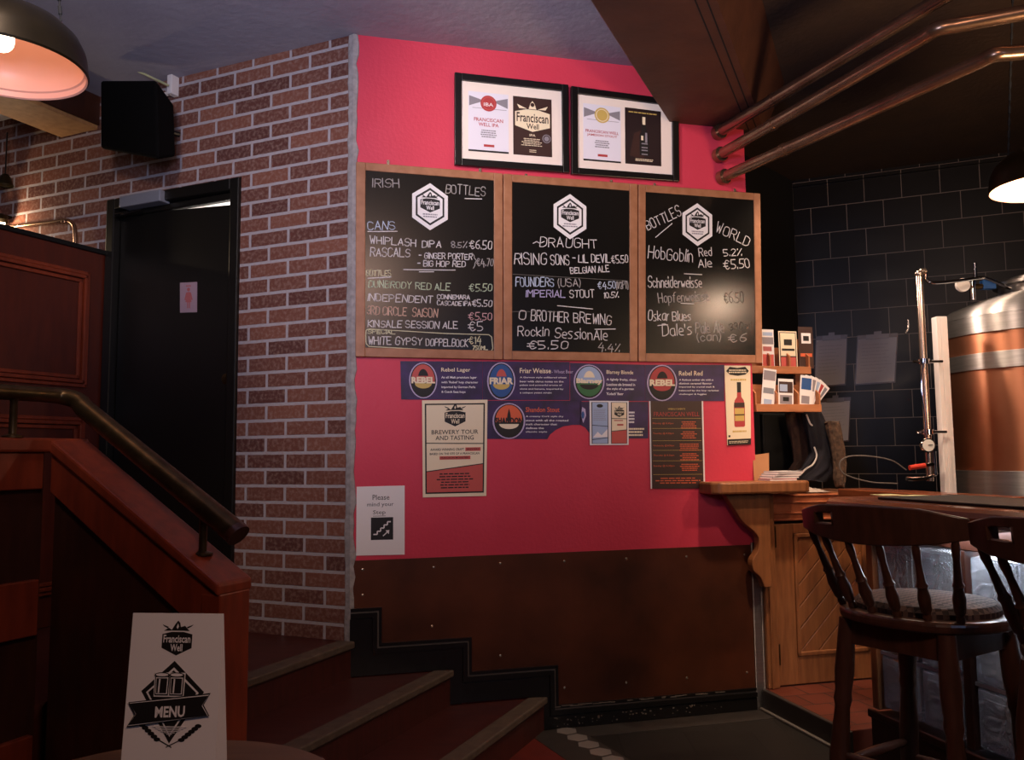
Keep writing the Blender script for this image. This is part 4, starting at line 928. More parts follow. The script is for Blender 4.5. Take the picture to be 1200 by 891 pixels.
for i, (q, lab) in enumerate((((1040, 580), 'pale square beer mat on the bar, the left of two'), ((1074, 581), 'pale square beer mat on the bar, the right of two'))):
    p = atz(*q, 1.064); mb = MB(); mb.box((-.048, -.048, 0), (.048, .048, .0016), M_khaki)
    tag(mb.build('beer_mat', loc=(p.x, p.y, 1.0626), rotz=.2+i*.35, bevel=.0005), lab, 'beer mat', 'pale beer mats on the bar')

# ------------------------------------------------------------------ bar stools
def make_stool(name, label):
    """x forward (towards the bar), y to the sitter's left; origin on the floor under the seat"""
    R = thing(name, label, 'stool', (0, 0, 0), 0, 'turned wooden bar stools')
    sh = .735
    out = [(.235*math.cos(a)*(1 if math.cos(a) > 0 else .93), .245*math.sin(a)) for a in [2*PI*i/40 for i in range(40)]]
    sq = [(x*(abs(math.cos(2*math.atan2(y, x)))*-.06+1.06), y*(1.0)) for x, y in out]
    mb = MB(); mb.prism(sq, lambda u, v, d: (u, v, d), sh, sh+.034, M_stool); seat_ = mb.build('seat', R, bevel=.012, seg=3)
    mb = MB(); prof = [(.84, .034), (.84, .048), (.78, .062), (.55, .070), (0.001, .072)]; vs = []; fs = []; n = len(sq)
    for k, z in prof: vs += [(x*k+.008, y*k, sh+z) for x, y in sq]
    for j in range(len(prof)-1):
        for i in range(n): fs.append((j*n+i, j*n+(i+1) % n, (j+1)*n+(i+1) % n, (j+1)*n+i))
    mb.add(vs, fs, M_check, True); mb.build('seat_pad', seat_)
    mb = MB(); a = .155
    for b0_, b1_ in (((-a, -a-.011, sh-.075), (a, -a+.011, sh-.001)), ((-a, a-.011, sh-.075), (a, a+.011, sh-.001)), ((-a-.011, -a, sh-.075), (-a+.011, a, sh-.001)), ((a-.011, -a, sh-.075), (a+.011, a, sh-.001))): mb.box(b0_, b1_, M_stool)
    mb.build('apron', R, bevel=.003)
    top, bot = .155, .205
    for sx in (-1, 1):
        for sy in (-1, 1):
            pr = [(0, .024), (.10, .026), (.22, .029), (.30, .024), (.33, .027), (.36, .022), (.55, .030), (.72, .027), (.80, .020), (.83, .025), (.86, .019), (1, .017)]
            mb = MB(); mb.tube([(sx*(top+(bot-top)*t), sy*(top+(bot-top)*t), (sh-.001)*(1-t)) for t, r in pr], [r for t, r in pr], M_stool, 14); mb.build('leg', R)
    def legp(sx, sy, z): t = 1-z/sh; k = top+(bot-top)*t; return Vector((sx*k, sy*k, z))
    for (p, q, z) in (((-1, -1), (-1, 1), .33), ((1, -1), (1, 1), .25), ((-1, -1), (1, -1), .30), ((-1, 1), (1, 1), .30)):
        A_, B_ = legp(*p, z), legp(*q, z)
        mb = MB(); mb.tube([A_+(B_-A_)*t for t in (0, .1, .3, .5, .7, .9, 1)], [.010, .012, .015, .017, .015, .012, .010], M_stool, 12); mb.build('stretcher', R)
    # curved top rail with a hand slot, on turned spindles
    zt0, zt1 = .983, 1.078; rad = .40; span = .66
    def back(t, z, off=0):                               # t -1..1 along the rail
        a = t*span; return Vector((-.235+rad-(rad+off)*math.cos(a)-.02-(z-.77)*.10, (rad+off)*math.sin(a)*1.06, z))
    n = 28; SL = 19; mb = MB(); vs = []; fs = []
    def ztop(t): return zt1+.010*math.cos(t*PI*.5)-.018*max(0, abs(t)-.55)/.45
    def zbot(t): return zt0-.008*math.cos(t*PI)+.012*max(0, abs(t)-.7)/.3
    rows = []
    for i in range(n+1):
        t = -1+2*i/n; lo_, hi_ = zbot(t), ztop(t); zs = (lo_, lo_+(hi_-lo_)*.45, lo_+(hi_-lo_)*.74, hi_)
        rows.append([[len(vs)+k for k in range(8)]]); 
        for off_ in (-.011, .011): vs += [back(t, z, off_) for z in zs]
    for i in range(n):
        a, b = i*8, (i+1)*8
        slot = SL <= i <= SL+3
        for k in range(3):
            if k == 1 and slot: continue
            fs.append((a+k, b+k, b+k+1, a+k+1)); fs.append((a+4+k+1, b+4+k+1, b+4+k, a+4+k))
        fs.append((a+3, b+3, b+7, a+7)); fs.append((a+4, b+4, b, a))
        if slot: fs.append((a+1, b+1, b+5, a+5)); fs.append((b+2, a+2, a+6, b+6))
        if slot and i == SL: fs.append((a+1, a+2, a+6, a+5))
        if slot and i == SL+3: fs.append((b+2, b+1, b+5, b+6))
    fs.append((0, 1, 5, 4)); fs.append((1, 2, 6, 5)); fs.append((2, 3, 7, 6)); e = n*8
    fs += [(e+1, e, e+4, e+5), (e+2, e+1, e+5, e+6), (e+3, e+2, e+6, e+7)]
    mb.add(vs, fs, M_stool, True); mb.build('top_rail', R, bevel=.004, sharp=30)
    for t in (-.86, -.50, -.14, .22, .58, .88):
        p1 = back(t, zbot(t)+.008); a = t*span*1.0
        p0 = Vector((-.185+.36-.36*math.cos(a)+.0, .37*math.sin(a)*.92, sh+.03))
        pr = [(0, .010), (.06, .013), (.10, .010), (.14, .015), (.30, .018), (.42, .013), (.46, .017), (.50, .012), (.75, .009), (.88, .012), (1, .009)]
        mb = MB(); mb.tube([p0+(p1-p0)*k for k, r in pr], [r for k, r in pr], M_stool, 12); mb.build('spindle', R)
    return R
st1 = make_stool('bar_stool', 'turned wooden bar stool with checked seat, in full view before the glass blocks')
st1.location = (1.235, 2.60, 0); st1.rotation_euler = (0, 0, math.atan2(.55, .83))
st2 = copy_tree(st1); st2.location = (1.455, 2.02, 0); st2.rotation_euler = (0, 0, math.atan2(.45, .9)); st2['label'] = 'turned wooden bar stool cut off by the right edge of the photo'

# ------------------------------------------------------------------ brewing tank
TX, TY, TR = 2.70, 4.21, .5
Tk = thing('brewing_tank', 'large copper brewing tank with steel bands and domed steel lid behind the bar', 'brewing tank', (TX, TY, 0))
mb = MB(); mb.lathe([(TR-.004, .34), (TR, .35), (TR, 1.86)], M_copper, 96, cap=False); mb.build('copper_shell', Tk)
for z0, z1 in ((.32, .50), (1.03, 1.145), (1.625, 1.705), (1.80, 1.885)):
    mb = MB(); mb.lathe([(TR+.001, z0), (TR+.006, z0+.002), (TR+.006, z1-.002), (TR+.001, z1)], M_steel, 96, cap=False); mb.build('steel_band', Tk)
mb = MB(); mb.lathe([(TR+.006, 1.885), (TR-.004, 1.91), (TR-.05, 1.945), (TR-.15, 1.985), (.24, 2.02)], M_steel, 96, cap=False); mb.build('dome', Tk)
mb = MB(); mb.lathe([(.21, 2.015), (.21, 2.065), (.235, 2.068), (.235, 2.082), (.21, 2.084), (.20, 2.10), (.12, 2.125), (.001, 2.13)], M_steel, 64, cap=False); mb.build('manway_lid', Tk)
mb = MB(); mb.lathe([(.22, .30), (.22, .0)], M_steel, 32); mb.lathe([(TR-.004, .34), (.22, .27)], M_steel, 64, cap=False); mb.build('base', Tk)
ca = math.radians(-139)
def tkp(a, r, z): return (r*math.cos(a), r*math.sin(a), z)
a_ = math.atan2(-TY, -TX)+.20
def tankpl(da, z0, z1, wd, m, r, nm):
    mb = MB(); n = 8; vs = []; fs = []
    for i in range(n+1):
        t = a_+da+(-.5+i/n)*wd/TR
        vs += [tkp(t, r, z0), tkp(t, r, z1), tkp(t, TR, z0), tkp(t, TR, z1)]
    for i in range(n): k = i*4; fs += [(k, k+4, k+5, k+1), (k+1, k+5, k+7, k+3), (k+6, k+4, k, k+2)]
    fs += [(0, 1, 3, 2), (n*4+1, n*4, n*4+2, n*4+3)]
    mb.add(vs, fs, m); return mb.build(nm, Tk)
tankpl(.10, 1.715, 1.785, .14, M_copperpl, TR+.004, 'maker_plate'); tankpl(.10, 1.745, 1.775, .10, M_redplastic, TR+.0055, 'plate_mark')
mb = MB()
for a in (a_-.25, a_+.1, a_+.5):
    x, y, z = tkp(a, .225, 2.03); mb.tube([(x, y, z), (x*1.03, y*1.03, z+.06)], .010, M_chrome, 10); mb.sphere((x*1.03, y*1.03, z+.07), .018, M_chrome, 12)
mb.build('lid_clamp', Tk)
# valve group at the back left shoulder
mb = MB(); v = Vector((-.36, .02, 2.0))
mb.tube([v, v+Vector((0, 0, .10))], .016, M_chrome); mb.lathe([(.034, 0), (.034, .02)], M_white, 20, tuple(v+Vector((-.07, -.05, .07))), 'y'); mb.tube([v+Vector((-.07, 0, .07)), v+Vector((.05, 0, .07))], .014, M_brass); mb.tube([v+Vector((.02, 0, .1)), v+Vector((.02, 0, .19))], .008, M_chrome)
mb.box(tuple(v+Vector((.05, -.02, .055))), tuple(v+Vector((.11, .02, .10))), M_blue); mb.build('valve_group', Tk)
# steel riser pipe beside the tank
p_ = aty(1077, 322, 4.0); bx0 = p_.x; 
Rp = thing('riser_pipe', 'thin steel pipe with clamps, gauge and red tap standing left of the brewing tank', 'pipe', (bx0, 4.0, 0))
mb = MB(); mb.tube([(0, 0, 1.1), (0, 0, 2.085), (.012, 0, 2.10), (.03, 0, 2.10)], .0165, M_riser, 16); mb.sphere((0, 0, 2.088), .02, M_riser); upr = mb.build('upright', Rp)
e = aty(1184, 338, 4.15); arm = spline([(.03, 0, 2.10), (.035, 0, 2.06), (.07, 0, 2.045), (.20, .04, 2.06), (.34, .09, 2.085), (.39, .11, 2.085), (e.x-bx0, e.y-4.0, e.z)], 6)
mb = MB(); mb.tube(arm, .008, M_chrome, 10); mb.build('arm', Rp)
for z in (1.665, 1.33):
    mb = MB(); mb.lathe([(.026, z-.012), (.026, z+.012)], M_chrome, 16); mb.tube([(-.05, 0, z), (.09, 0, z)], .007, M_chrome, 8); mb.build('clamp', upr)
mb = MB(); mb.lathe([(.034, -.03), (.034, -.045), (.028, -.048)], M_chrome, 24, (-.022, 0, 1.267), 'y'); mb.lathe([(.028, -.049), (.001, -.0495)], M_gauge, 24, (-.022, 0, 1.267), 'y', cap=False)
mb.box((-.024, -.052, 1.267), (-.004, -.050, 1.270), M_ink, Matrix.Translation((0, 0, 0))); mb.build('gauge', upr)
mb = MB(); mb.tube([(.02, -.01, 1.24), (.02, -.01, 1.13), (-.02, -.01, 1.115), (-.09, -.02, 1.11), (-.12, -.02, 1.112)], .010, M_chrome, 10); mb.tube([(.02, -.01, 1.18), (-.06, -.02, 1.17)], .009, M_chrome, 10); tpp = mb.build('tap_pipe', Rp)
mb = MB(); mb.tube([(-.03, -.02, 1.173), (-.105, -.025, 1.163)], .012, M_redplastic, 10); mb.build('tap_handle', tpp)
mb = MB(); mb.tube(spline([(-.012, -.03, 1.66), (-.03, -.03, 1.55), (-.022, -.03, 1.4), (-.02, -.03, 1.30)], 10), .004, M_chrome, 6); mb.build('chain', Rp)
c0 = aty(1093, 378, 4.05); c1 = aty(1112, 576, 4.05)
mb = MB(); mb.box((-.026, -.03, 1.0), (.026, .02, 1.885), M_white); mb.box((-.009, -.034, 1.0), (.009, -.03, 1.88), M_white)
tag(mb.build('cable_trunking', loc=((aty(1099, 380, 4.05).x+aty(1112, 570, 4.05).x)/2, 4.05, 0), bevel=.003), 'upright white plastic trunking at the left side of the brewing tank', 'trunking')
# thin hose loops between the coats and the tap
pts = [aty(x, y, 4.32) for x, y in ((1062, 551), (1045, 540), (1020, 535), (995, 535), (984, 543), (990, 556), (1020, 565), (1052, 567))]
mb = MB(); mb.tube(spline(pts, 8), .0035, M_hose, 8); o = mb.build('hose'); tag(o, 'thin grey hose looping behind the bar left of the tank', 'hose')
pts = [(v.x, v.y, v.z) for v in [aty(1064, 375, 4.3), aty(1064, 385, 4.3), aty(1061, 391, 4.3)]]
mb = MB(); mb.tube(spline(pts, 4), .005, M_chrome, 8); tag(mb.build('wall_hook'), 'small bright steel hook in front of the black tiles left of the riser pipe', 'hook')

# ------------------------------------------------------------------ copper pipes under the ceiling
def fitw(px, py): t, z = RED.px(px, py, .0); return RED.pt(t, -.002, z)
pz = []
for (q0_, q1_, q2_, lab) in (((840, 156.5), (1020, 48), (1130, -14), 'topmost of the three copper pipes running from the pink wall'), ((841, 183), (1098, 34), (1215, 12), 'middle of the three copper pipes running from the pink wall'), ((845, 209), (1166, 64), (1230, 58), 'lowest of the three copper pipes running from the pink wall')):
    w0 = fitw(*q0_); c = thing('copper_pipe', lab, 'pipe', w0, AR, 'copper pipes under the bar ceiling')
    inv = (Matrix.Translation(w0) @ Matrix.Rotation(AR, 4, 'Z')).inverted()
    p1 = atz(*q1_, w0.z+.01); p2 = atz(*q2_, w0.z+.015)
    if q1_[0] < 1050: p2 = p1+(p1-w0)*.5
    dirn = (p1-w0).normalized()
    pts = [w0, w0+dirn*.3] + [w0+(p1-w0)*k for k in (.5, .8, .96)] + spline([p1-dirn*.05, p1, p1+(p2-p1).normalized()*.06], 4)[1:] + [p1+(p2-p1).normalized()*1.9]
    mb = MB(); mb.tube([inv @ p for p in pts], .0275, M_copperpipe, 20); mb.build('pipe', c)
    mb = MB(); e = inv.to_3x3() @ dirn; mb.tube([Vector((0, 0, 0)), e*.035], .038, M_copperpipe, 20); mb.build('collar', c); mb = MB(); mb.tube([e*.42, e*.45], .031, M_copperpipe, 20); mb.build('joint_ring', c)
# ------------------------------------------------------------------ pendant lamps
def pendant(x, y, z, R, label, power, warm, h=.20, group='dome pendant lamps'):
    c = thing('pendant_lamp', label, 'lamp', (x, y, z), 0, group)
    k = R/.22
    out = [(.220, 0), (.224, .006), (.221, .02), (.217, .055), (.212, .075), (.195, .108), (.16, .140), (.11, .165), (.06, .18), (.045, .20), (.04, .225), (.001, .23)]
    mb = MB(); mb.lathe([(r*k, h_*k) for r, h_ in out], M_lampout, 64, cap=False); shade_ = mb.build('shade', c)
    inn = [(.219, .0005), (.214, .004), (.213, .02), (.208, .024), (.209, .055), (.203, .075), (.187, .104), (.153, .134), (.104, .157), (.03, .168), (.001, .168)]
    mb = MB(); mb.lathe([(r*k, h_*k) for r, h_ in inn], M_lampin, 64, cap=False); mb.build('reflector', shade_)
    mb = MB(); mb.tube([(0, 0, .165*k), (0, 0, .11*k)], .02, M_white, 12); sock_ = mb.build('socket', c)
    mb = MB(); mb.sphere((0, 0, .085*k), .030*k, M_bulb, 16, 1.2); mb.build('bulb', sock_)
    for a in (-.05, 2.05, 4.15):
        r, h_ = .168*k, .135*k; p = Vector((r*math.cos(a), r*math.sin(a), h_)); q = Vector((r*.5*math.cos(a), r*.5*math.sin(a), CEIL-z-.004))
        mb = MB(); n = 34
        for i in range(n):
            m_ = p+(q-p)*((i+.5)/n); d_ = (q-p).normalized()*.6*(q-p).length/n; mb.tube([m_-d_, m_+d_], [.005, .005] if i % 2 else [.0025, .0025], M_blackmatte, 6)
        mb.build('chain', c)
    mb = MB(); mb.tube([(0, 0, .23*k), (0, 0, CEIL-z-.002)], .006, M_black, 8); mb.lathe([(.05, CEIL-z-.03), (.05, CEIL-z-.002)], M_black, 20); mb.build('cord', c)
    light('pendant_light', 'POINT', (x, y, z+.035*k), power, warm, size=.03)
    return c
pendant(-1.439, 2.307, 2.348, .22, 'dome pendant lamp of dark brass, lit, at the top left', .6, (1, .68, .5))
pendant(2.04, 3.12, 2.23, .2, 'dome pendant lamp, lit, cut by the right edge above the bar', 26, (1, .74, .52))

# ------------------------------------------------------------------ loudspeaker on the brick wall
M_speaker = mat('speaker_black', '060505', .9, spec=.1)
yl, yr = 4.02, 3.82
fc = [aty(116.5, 93, yl), aty(183, 92.5, yr), aty(186, 187.5, yr), aty(116.5, 174.5, yl)]
so = Vector((sum(p.x for p in fc)/4, sum(p.y for p in fc)/4, min(p.z for p in fc)))
Sp = thing('loudspeaker', 'black loudspeaker on a bracket high on the brick wall', 'speaker', so, 0)
bk = [p - NB*.17 for p in fc]; ctr = sum(bk, Vector())/4; bk = [ctr+(p-ctr)*.68 for p in bk]
mb = MB(); mb.add([p-so for p in fc+bk], [(3, 2, 1, 0), (4, 5, 6, 7), (0, 1, 5, 4), (1, 2, 6, 5), (2, 3, 7, 6), (3, 0, 4, 7)], M_speaker); mb.build('cabinet', Sp, bevel=.018, seg=3)
fn_ = (fc[1]-fc[0]).cross(fc[3]-fc[0]).normalized(); fn_ = fn_ if fn_.y < 0 else -fn_
cf = sum(fc, Vector())/4; g = [cf+(p-cf)*.9 for p in fc]
mb = MB(); mb.add([p-so+fn_*.004 for p in g]+[p-so for p in g], [(0, 1, 2, 3), (0, 4, 5, 1), (1, 5, 6, 2), (2, 6, 7, 3), (3, 7, 4, 0)], M_speaker); mb.build('grille', Sp)
e0 = ctr; e1 = BRK.pt((ctr-A).dot(BRK.x)+.05, -.001, ctr.z)
mb = MB(); mb.tube([e0-so, e1-so], .014, M_black, 10); mb.build('bracket', Sp)
t, z = BRK.px(207, 102); p = BRK.pt(t, -.001, z)
mb = MB(); mb.box((-.014, -.05, -.055), (.018, 0, .045), M_white); mb.box((-.07, -.03, -.05), (-.014, -.018, -.03), M_white)
tag(mb.build('wall_bracket', loc=p, rotz=-AB, bevel=.003), 'small white bracket on the brick wall beside the loudspeaker', 'bracket')
# wire from the speaker to the ceiling corner
pts = [aty(148, 78, 4.08), aty(165, 85, 4.1), aty(180, 92, 4.12), aty(197, 100, 4.1)]
mb = MB(); mb.tube(spline(pts, 6), .006, M_khaki, 8); tag(mb.build('speaker_cable'), 'thin pale cable running over the loudspeaker to the brick wall', 'cable')
# copper water pipe and wall lamp on the brick wall
ps = [(*BRK.px(*q, .03),) for q in ((-40, 275), (0, 268), (60, 260.5), (76, 258), (85, 262), (88, 272), (88.5, 300), (89, 330))]
mb = MB(); mb.tube(spline([(x, -.03, z) for x, z in ps], 6), .011, M_copperpipe, 12)
W2 = thing('water_pipe', 'narrow bent copper pipe on the brick wall above the partition', 'pipe', A, -AB); mb.build('pipe', W2)
x, z = BRK.px(77, 260, .03); mb = MB(); mb.tube([(x, -.03, z), (x, -.001, z)], .009, M_copperpipe, 10); mb.lathe([(.016, z-.02), (.016, z-.008)], M_copperpipe, 12, (x-.01, -.03, .014)); mb.build('pipe_clip', W2)
for (q, lab, hh) in (((6, 211), 'small bronze spotlight hanging on a wire by the brick wall', .0), ):
    x, z = BRK.px(*q, .08)
    b = thing('hanging_spotlight', lab, 'spotlight', BRK.pt(x, -.08, z), -AB)  # a small bell-shaped spotlight on its cord, modelled unlit
    mb = MB(); mb.lathe([(.042, -.035), (.044, -.03), (.036, -.015), (.030, .01), (.018, .03), (.006, .036), (.001, .036)], M_lampout, 24, cap=False); mb.build('body', b)
    mb = MB(); mb.tube([(0, 0, .035), (0, 0, .27)], .004, M_black, 8); mb.build('wire', b)
x, z = BRK.px(1, 262, .06)
b = thing('wall_lamp', 'small round wall lamp glowing on the brick wall above the partition', 'lamp', BRK.pt(x, -.06, z), -AB)
mb = MB(); mb.lathe([(.034, .0), (.04, .02), (.03, .045), (.012, .055)], M_lampout, 20, cap=False); mb.tube([(0, 0, .05), (0, .06, .05)], .007, M_lampout, 8); mb.build('shade', b)
mb = MB(); mb.sphere((0, 0, .005), .022, M_bulb, 12); mb.build('bulb', b)
light('wall_lamp_light', 'POINT', BRK.pt(x+.02, -.11, z-.05), 6, (1, .72, .45), size=.02)

# ------------------------------------------------------------------ things at the end of the bar
# leaflet rack (in the plane of the pink wall)
def RP(px, py, off=0): return RED.px(px, py, off)
Rk = thing('leaflet_rack', 'two-tier pine leaflet rack beside the right chalkboard', 'leaflet rack', RED.pt(0, 0, 0), AR)
x0, x1 = RP(885.5, 480)[0], RP(962, 480)[0]
zA, zB = RP(925, 482)[1], RP(925, 436)[1]                # bottoms of the lower and the upper tier
mb = MB()
mb.box((x0+.012, .13, 1.037), (x0+.055, .15, zB+.19), M_pine); mb.build('upright', Rk, bevel=.002)
mb = MB(); mb.box((x1-.055, .13, zA), (x1-.012, .15, zB+.19), M_pine); mb.build('upright', Rk, bevel=.002)
for i, (z, y0) in enumerate(((zA, .0), (zB, .06))):
    dx = .0 if i == 0 else .012
    mb = MB(); mb.box((x0+dx, y0, z), (x1-dx, y0+.07, z+.016), M_pine); tr_ = mb.build('tray', Rk, bevel=.002)
    mb = MB(); mb.box((x0+dx, y0-.008, z-.004), (x1-dx, y0, z+.035), M_pine); mb.build('front_lip', tr_, bevel=.002)
    for k in range(4):
        xx = x0+dx+(x1-x0-2*dx-.008)*k/3; mb = MB(); mb.prism([(y0, z+.016), (y0+.07, z+.016), (y0+.07, z+.14), (y0, z+.09)], lambda u, v, d: (d, u, v), xx, xx+.008, M_pine); mb.build('divider', tr_)
    mb = MB(); mb.box((x0+dx, y0+.066, z+.016), (x1-dx, y0+.072, z+.14), M_pine); mb.build('back', tr_)
def leaf(pxs, y, label, base, paint, tilt=.0, stripe=None):
    """a leaflet standing in the rack; pxs = left, top, right, bottom in the picture"""
    xl, zt = RP(pxs[0], pxs[1], -y); xr, zb = RP(pxs[2], pxs[3], -y)
    c = thing('leaflet', label, 'leaflet', RED.pt((xl+xr)/2, y, zb), AR, 'leaflets in the pine rack')
    c.rotation_euler = (0, tilt, AR)
    w_, h_ = xr-xl, zt-zb; mb = MB(); mb.box((-w_/2, 0, 0), (w_/2, .0015, h_), base); mb.build('sheet', c)
    mb = MB()
    def R_(u0, v0, u1, v1, m, k=1): mb.box((-w_/2+u0*w_, -.0004*k, v0*h_), (-w_/2+u1*w_, -.0004*(k-1), v1*h_), m)
    paint(R_); mb.build('print', c)
    if stripe: mb = MB(); R_(*stripe); mb.build('stripe', c)
    return c
def pa(R):
    R(.05, .05, .95, .36, M_redlt); R(.05, .62, .95, .8, M_grey); R(.1, .84, .9, .93, M_pale); R(.1, .44, .8, .56, M_pinkline)
leaf((892, 386, 908, 432), .082, 'red and white leaflet in the left slot of the upper rack tier', M_paper, pa)
def pb(R):
    R(.05, .03, .95, .97, M_ink); R(.09, .05, .91, .95, M_cream, 2); R(.09, .05, .91, .3, M_redlt, 3); R(.28, .62, .72, .78, M_ink, 3); R(.15, .47, .85, .53, M_ink, 3); R(.09, .3, .91, .33, M_ink, 3)
leaf((912, 388, 935, 432), .084, 'cream and red leaflet with a dark crest in the middle slot of the upper tier', M_cream, pb)
def pc(R):
    R(.2, .6, .85, .85, M_paper); R(.33, .66, .72, .78, M_ink, 2)
leaf((935, 383, 954, 432), .086, 'dark brown leaflet with a white label in the right slot of the upper tier', M_brown, pc, 0, (.1, .28, .9, .36, M_orange))
def pd_(R):
    R(.05, .7, .95, .95, M_grey); R(.1, .35, .9, .5, M_closer); R(.2, .05, .8, .2, M_pale)
leaf((890, 432, 907, 477), .02, 'white and teal leaflet leaning in the left slot of the lower tier', M_paper, pd_, .12)
def pe(R):
    R(.05, .5, .95, .9, M_brown); R(.1, .55, .6, .8, M_pale, 2); R(.1, .1, .9, .42, M_grey); R(.3, .2, .7, .35, M_ink, 2)
leaf((911, 444, 930, 477), .022, 'patterned grey leaflet in the middle slot of the lower tier', M_paper, pe, .03)
for k in range(5):
    def pf_(R, k=k): R(.1, .55, .9, .92, (M_blue, M_grey, M_pale, M_red, M_closer)[k]); R(.15, .1, .8, .35, M_grey)
    leaf((935+k*.6, 440, 951+k*.6, 477), .014+.009*k, ('front', 'second', 'third', 'fourth', 'last')[k]+' of the fanned leaflets in the right slot of the lower tier', M_paper, pf_, .10+.16*k)
# flyers and kraft card on the shelf
nz_ = [('bottom', .0), ('second', .0115), ('third', .023), ('top', .0345)]
x, _ = RP(903, 553)
for i, (w_, dz) in enumerate(nz_):
    mb = MB(); mb.box((-.075, -.055, 0), (.075, .055, .011), M_paper); mb.box((-.0755, -.0555, .006), (.0755, .0555, .0095), M_pinkline if i == 0 else M_grey)
    c = mb.build('flyer_pack', loc=RED.pt(x+.012*i, -.055, 1.1035+dz), rotz=AR+.03+.05*i); tag(c, w_+' pack of flyers in the small stack on the wooden shelf', 'flyers', 'packs of flyers on the shelf')
x, z = RP(888, 529)
mb = MB(); mb.prism([(-.048, 0), (.035, 0), (.05, .135), (-.042, .125)], lambda u, v, d: (u, d+v*.12, v), 0, .003, M_kraft)
tag(mb.build('card', loc=RED.pt(x+.015, -.012, 1.1035), rotz=AR+.0), 'brown card leaning upright at the left of the wooden shelf', 'card')
# black screen on the back counter behind the shelf
xl, zt = RP(897, 488, -.33); xr, _ = RP(945, 540, -.33)
Mn = thing('till_screen', 'black till screen standing on the back counter under the leaflet rack', 'screen', RED.pt((xl+xr)/2, .33, 1.036), AR)
w_ = (xr-xl)/2+.02
mb = MB(); mb.box((-w_, 0, .05), (w_, .03, zt-1.02), M_blackmatte); mb.build('panel', Mn, bevel=.006)
mb = MB(); mb.box((-w_+.012, -.002, .065), (w_-.012, 0, zt-1.035), M_black); mb.build('glass', Mn)
mb = MB(); mb.box((-.02, .01, .01), (.02, .03, .06), M_blackmatte); mb.box((-.1, -.04, 0), (.1, .1, .012), M_blackmatte); mb.build('stand', Mn, bevel=.004)
# coats hanging from the rack's right side down to the counter
def cloth(name, label, cat, outline, y, m, amp=.02, fr=24, th=.05, ph=0):
    """a hanging bundle: rows of (left, right) picture x at picture y, given real depth and folds"""
    rows = []
    for (py, xl, xr) in outline:
        a, b = RP(xl, py, -y), RP(xr, py, -y); rows.append((a[0], b[0], (a[1]+b[1])/2))
    R = []
    for i in range(len(rows)-1):
        for k in range(5):
            t = k/5; R.append([rows[i][j]*(1-t)+rows[i+1][j]*t for j in range(3)])
    R.append(list(rows[-1])); n = 36; vs = []; fs = []
    for i, (a, b, z) in enumerate(R):
        for k in range(n):
            an = 2*PI*k/n; cx = (a+b)/2; rx = (b-a)/2
            f = 1+.10*math.sin(an*5+ph+i*.12)*1
            dz = .006*math.sin(an*3+i*.5+ph)
            vs.append(Vector((cx+rx*math.cos(an)*(.97+.03*math.sin(an*7+i*.3)), math.sin(an)*th*f+amp*.4*math.sin(k*1.7+i*.35+ph), z+dz)))
    for i in range(len(R)-1):
        for k in range(n): fs.append((i*n+k, i*n+(k+1) % n, (i+1)*n+(k+1) % n, (i+1)*n+k))
    fs += [list(range(n)), [(len(R)-1)*n+k for k in range(n)][::-1]]
    o = sum((v for v in vs), Vector())/len(vs); zb = min(v.z for v in vs)
    c = Vector((o.x, 0, zb))
    mb = MB(); mb.add([v-c for v in vs], fs, m, True)
    t = thing(name, label, cat, RED.pt(c.x, y, zb), AR); mb.build('cloth', t, sharp=80); return t, c
t, c = cloth('brown_coat', 'brown coat hanging under the leaflet rack', 'coat', [(484, 921, 944), (500, 923, 952), (520, 927, 958), (540, 930, 962), (552, 922, 966), (562, 928, 962)], .25, M_browncloth, .012, th=.036)
t, c = cloth('dark_jacket', 'black and navy jacket with a white edge hanging right of the brown coat', 'jacket', [(484, 940, 962), (505, 944, 971), (530, 950, 977), (548, 938, 978), (558, 921, 977), (564, 924, 970)], .155, M_navy, .012, th=.036, ph=1)
def strip(pts, yy, t, c, nm, m, r=.0045):
    mb = MB(); mb.tube(spline([(RP(x, y, -yy)[0]-c.x, yy-.155, RP(x, y, -yy)[1]-c.z) for x, y in pts], 6), r, m, 8); mb.build(nm, t)
strip([(954, 524), (957, 534), (953, 544), (944, 550), (937, 557), (929, 558), (922, 555)], .112, t, c, 'white_edge', M_strap)
strip([(945, 486), (949, 496), (952, 499)], .112, t, c, 'zip_pull', M_strap)
t, c = cloth('fleece_scarf', 'brown fleece scarf hanging at the right of the dark jacket', 'scarf', [(495, 967, 983), (508, 970, 986), (525, 974, 989), (545, 977, 991), (562, 977, 990), (570, 980, 988)], .075, M_fur, .012, 30, .028, 2)
# crumpled clear wrapper on the counter edge
p = RED.pt(RP(945, 570, -.05)[0], .06, 1.0355); mb = MB(); n = 14; vs = []; fs = []
for i in range(n+1):
    for k in range(9):
        u = -.12+.24*i/n; v = -.05+.1*k/8; e = max(0, 1-(u/.12)**2)*max(0, 1-(v/.05)**2)
        vs.append((u, v, .002+e*(.022+.02*noise.noise(Vector((u*30, v*40, 3))))))
for i in range(n):
    for k in range(8): fs.append((i*9+k, i*9+k+1, (i+1)*9+k+1, (i+1)*9+k))
M_wrap = mat('clear_wrap', 'b8a89c', .15, spec=.8); mb.add(vs, fs, M_wrap); tag(mb.build('plastic_wrapper', loc=p, rotz=AR), 'crumpled clear plastic wrapper on the counter edge by the shelf', 'wrapper')
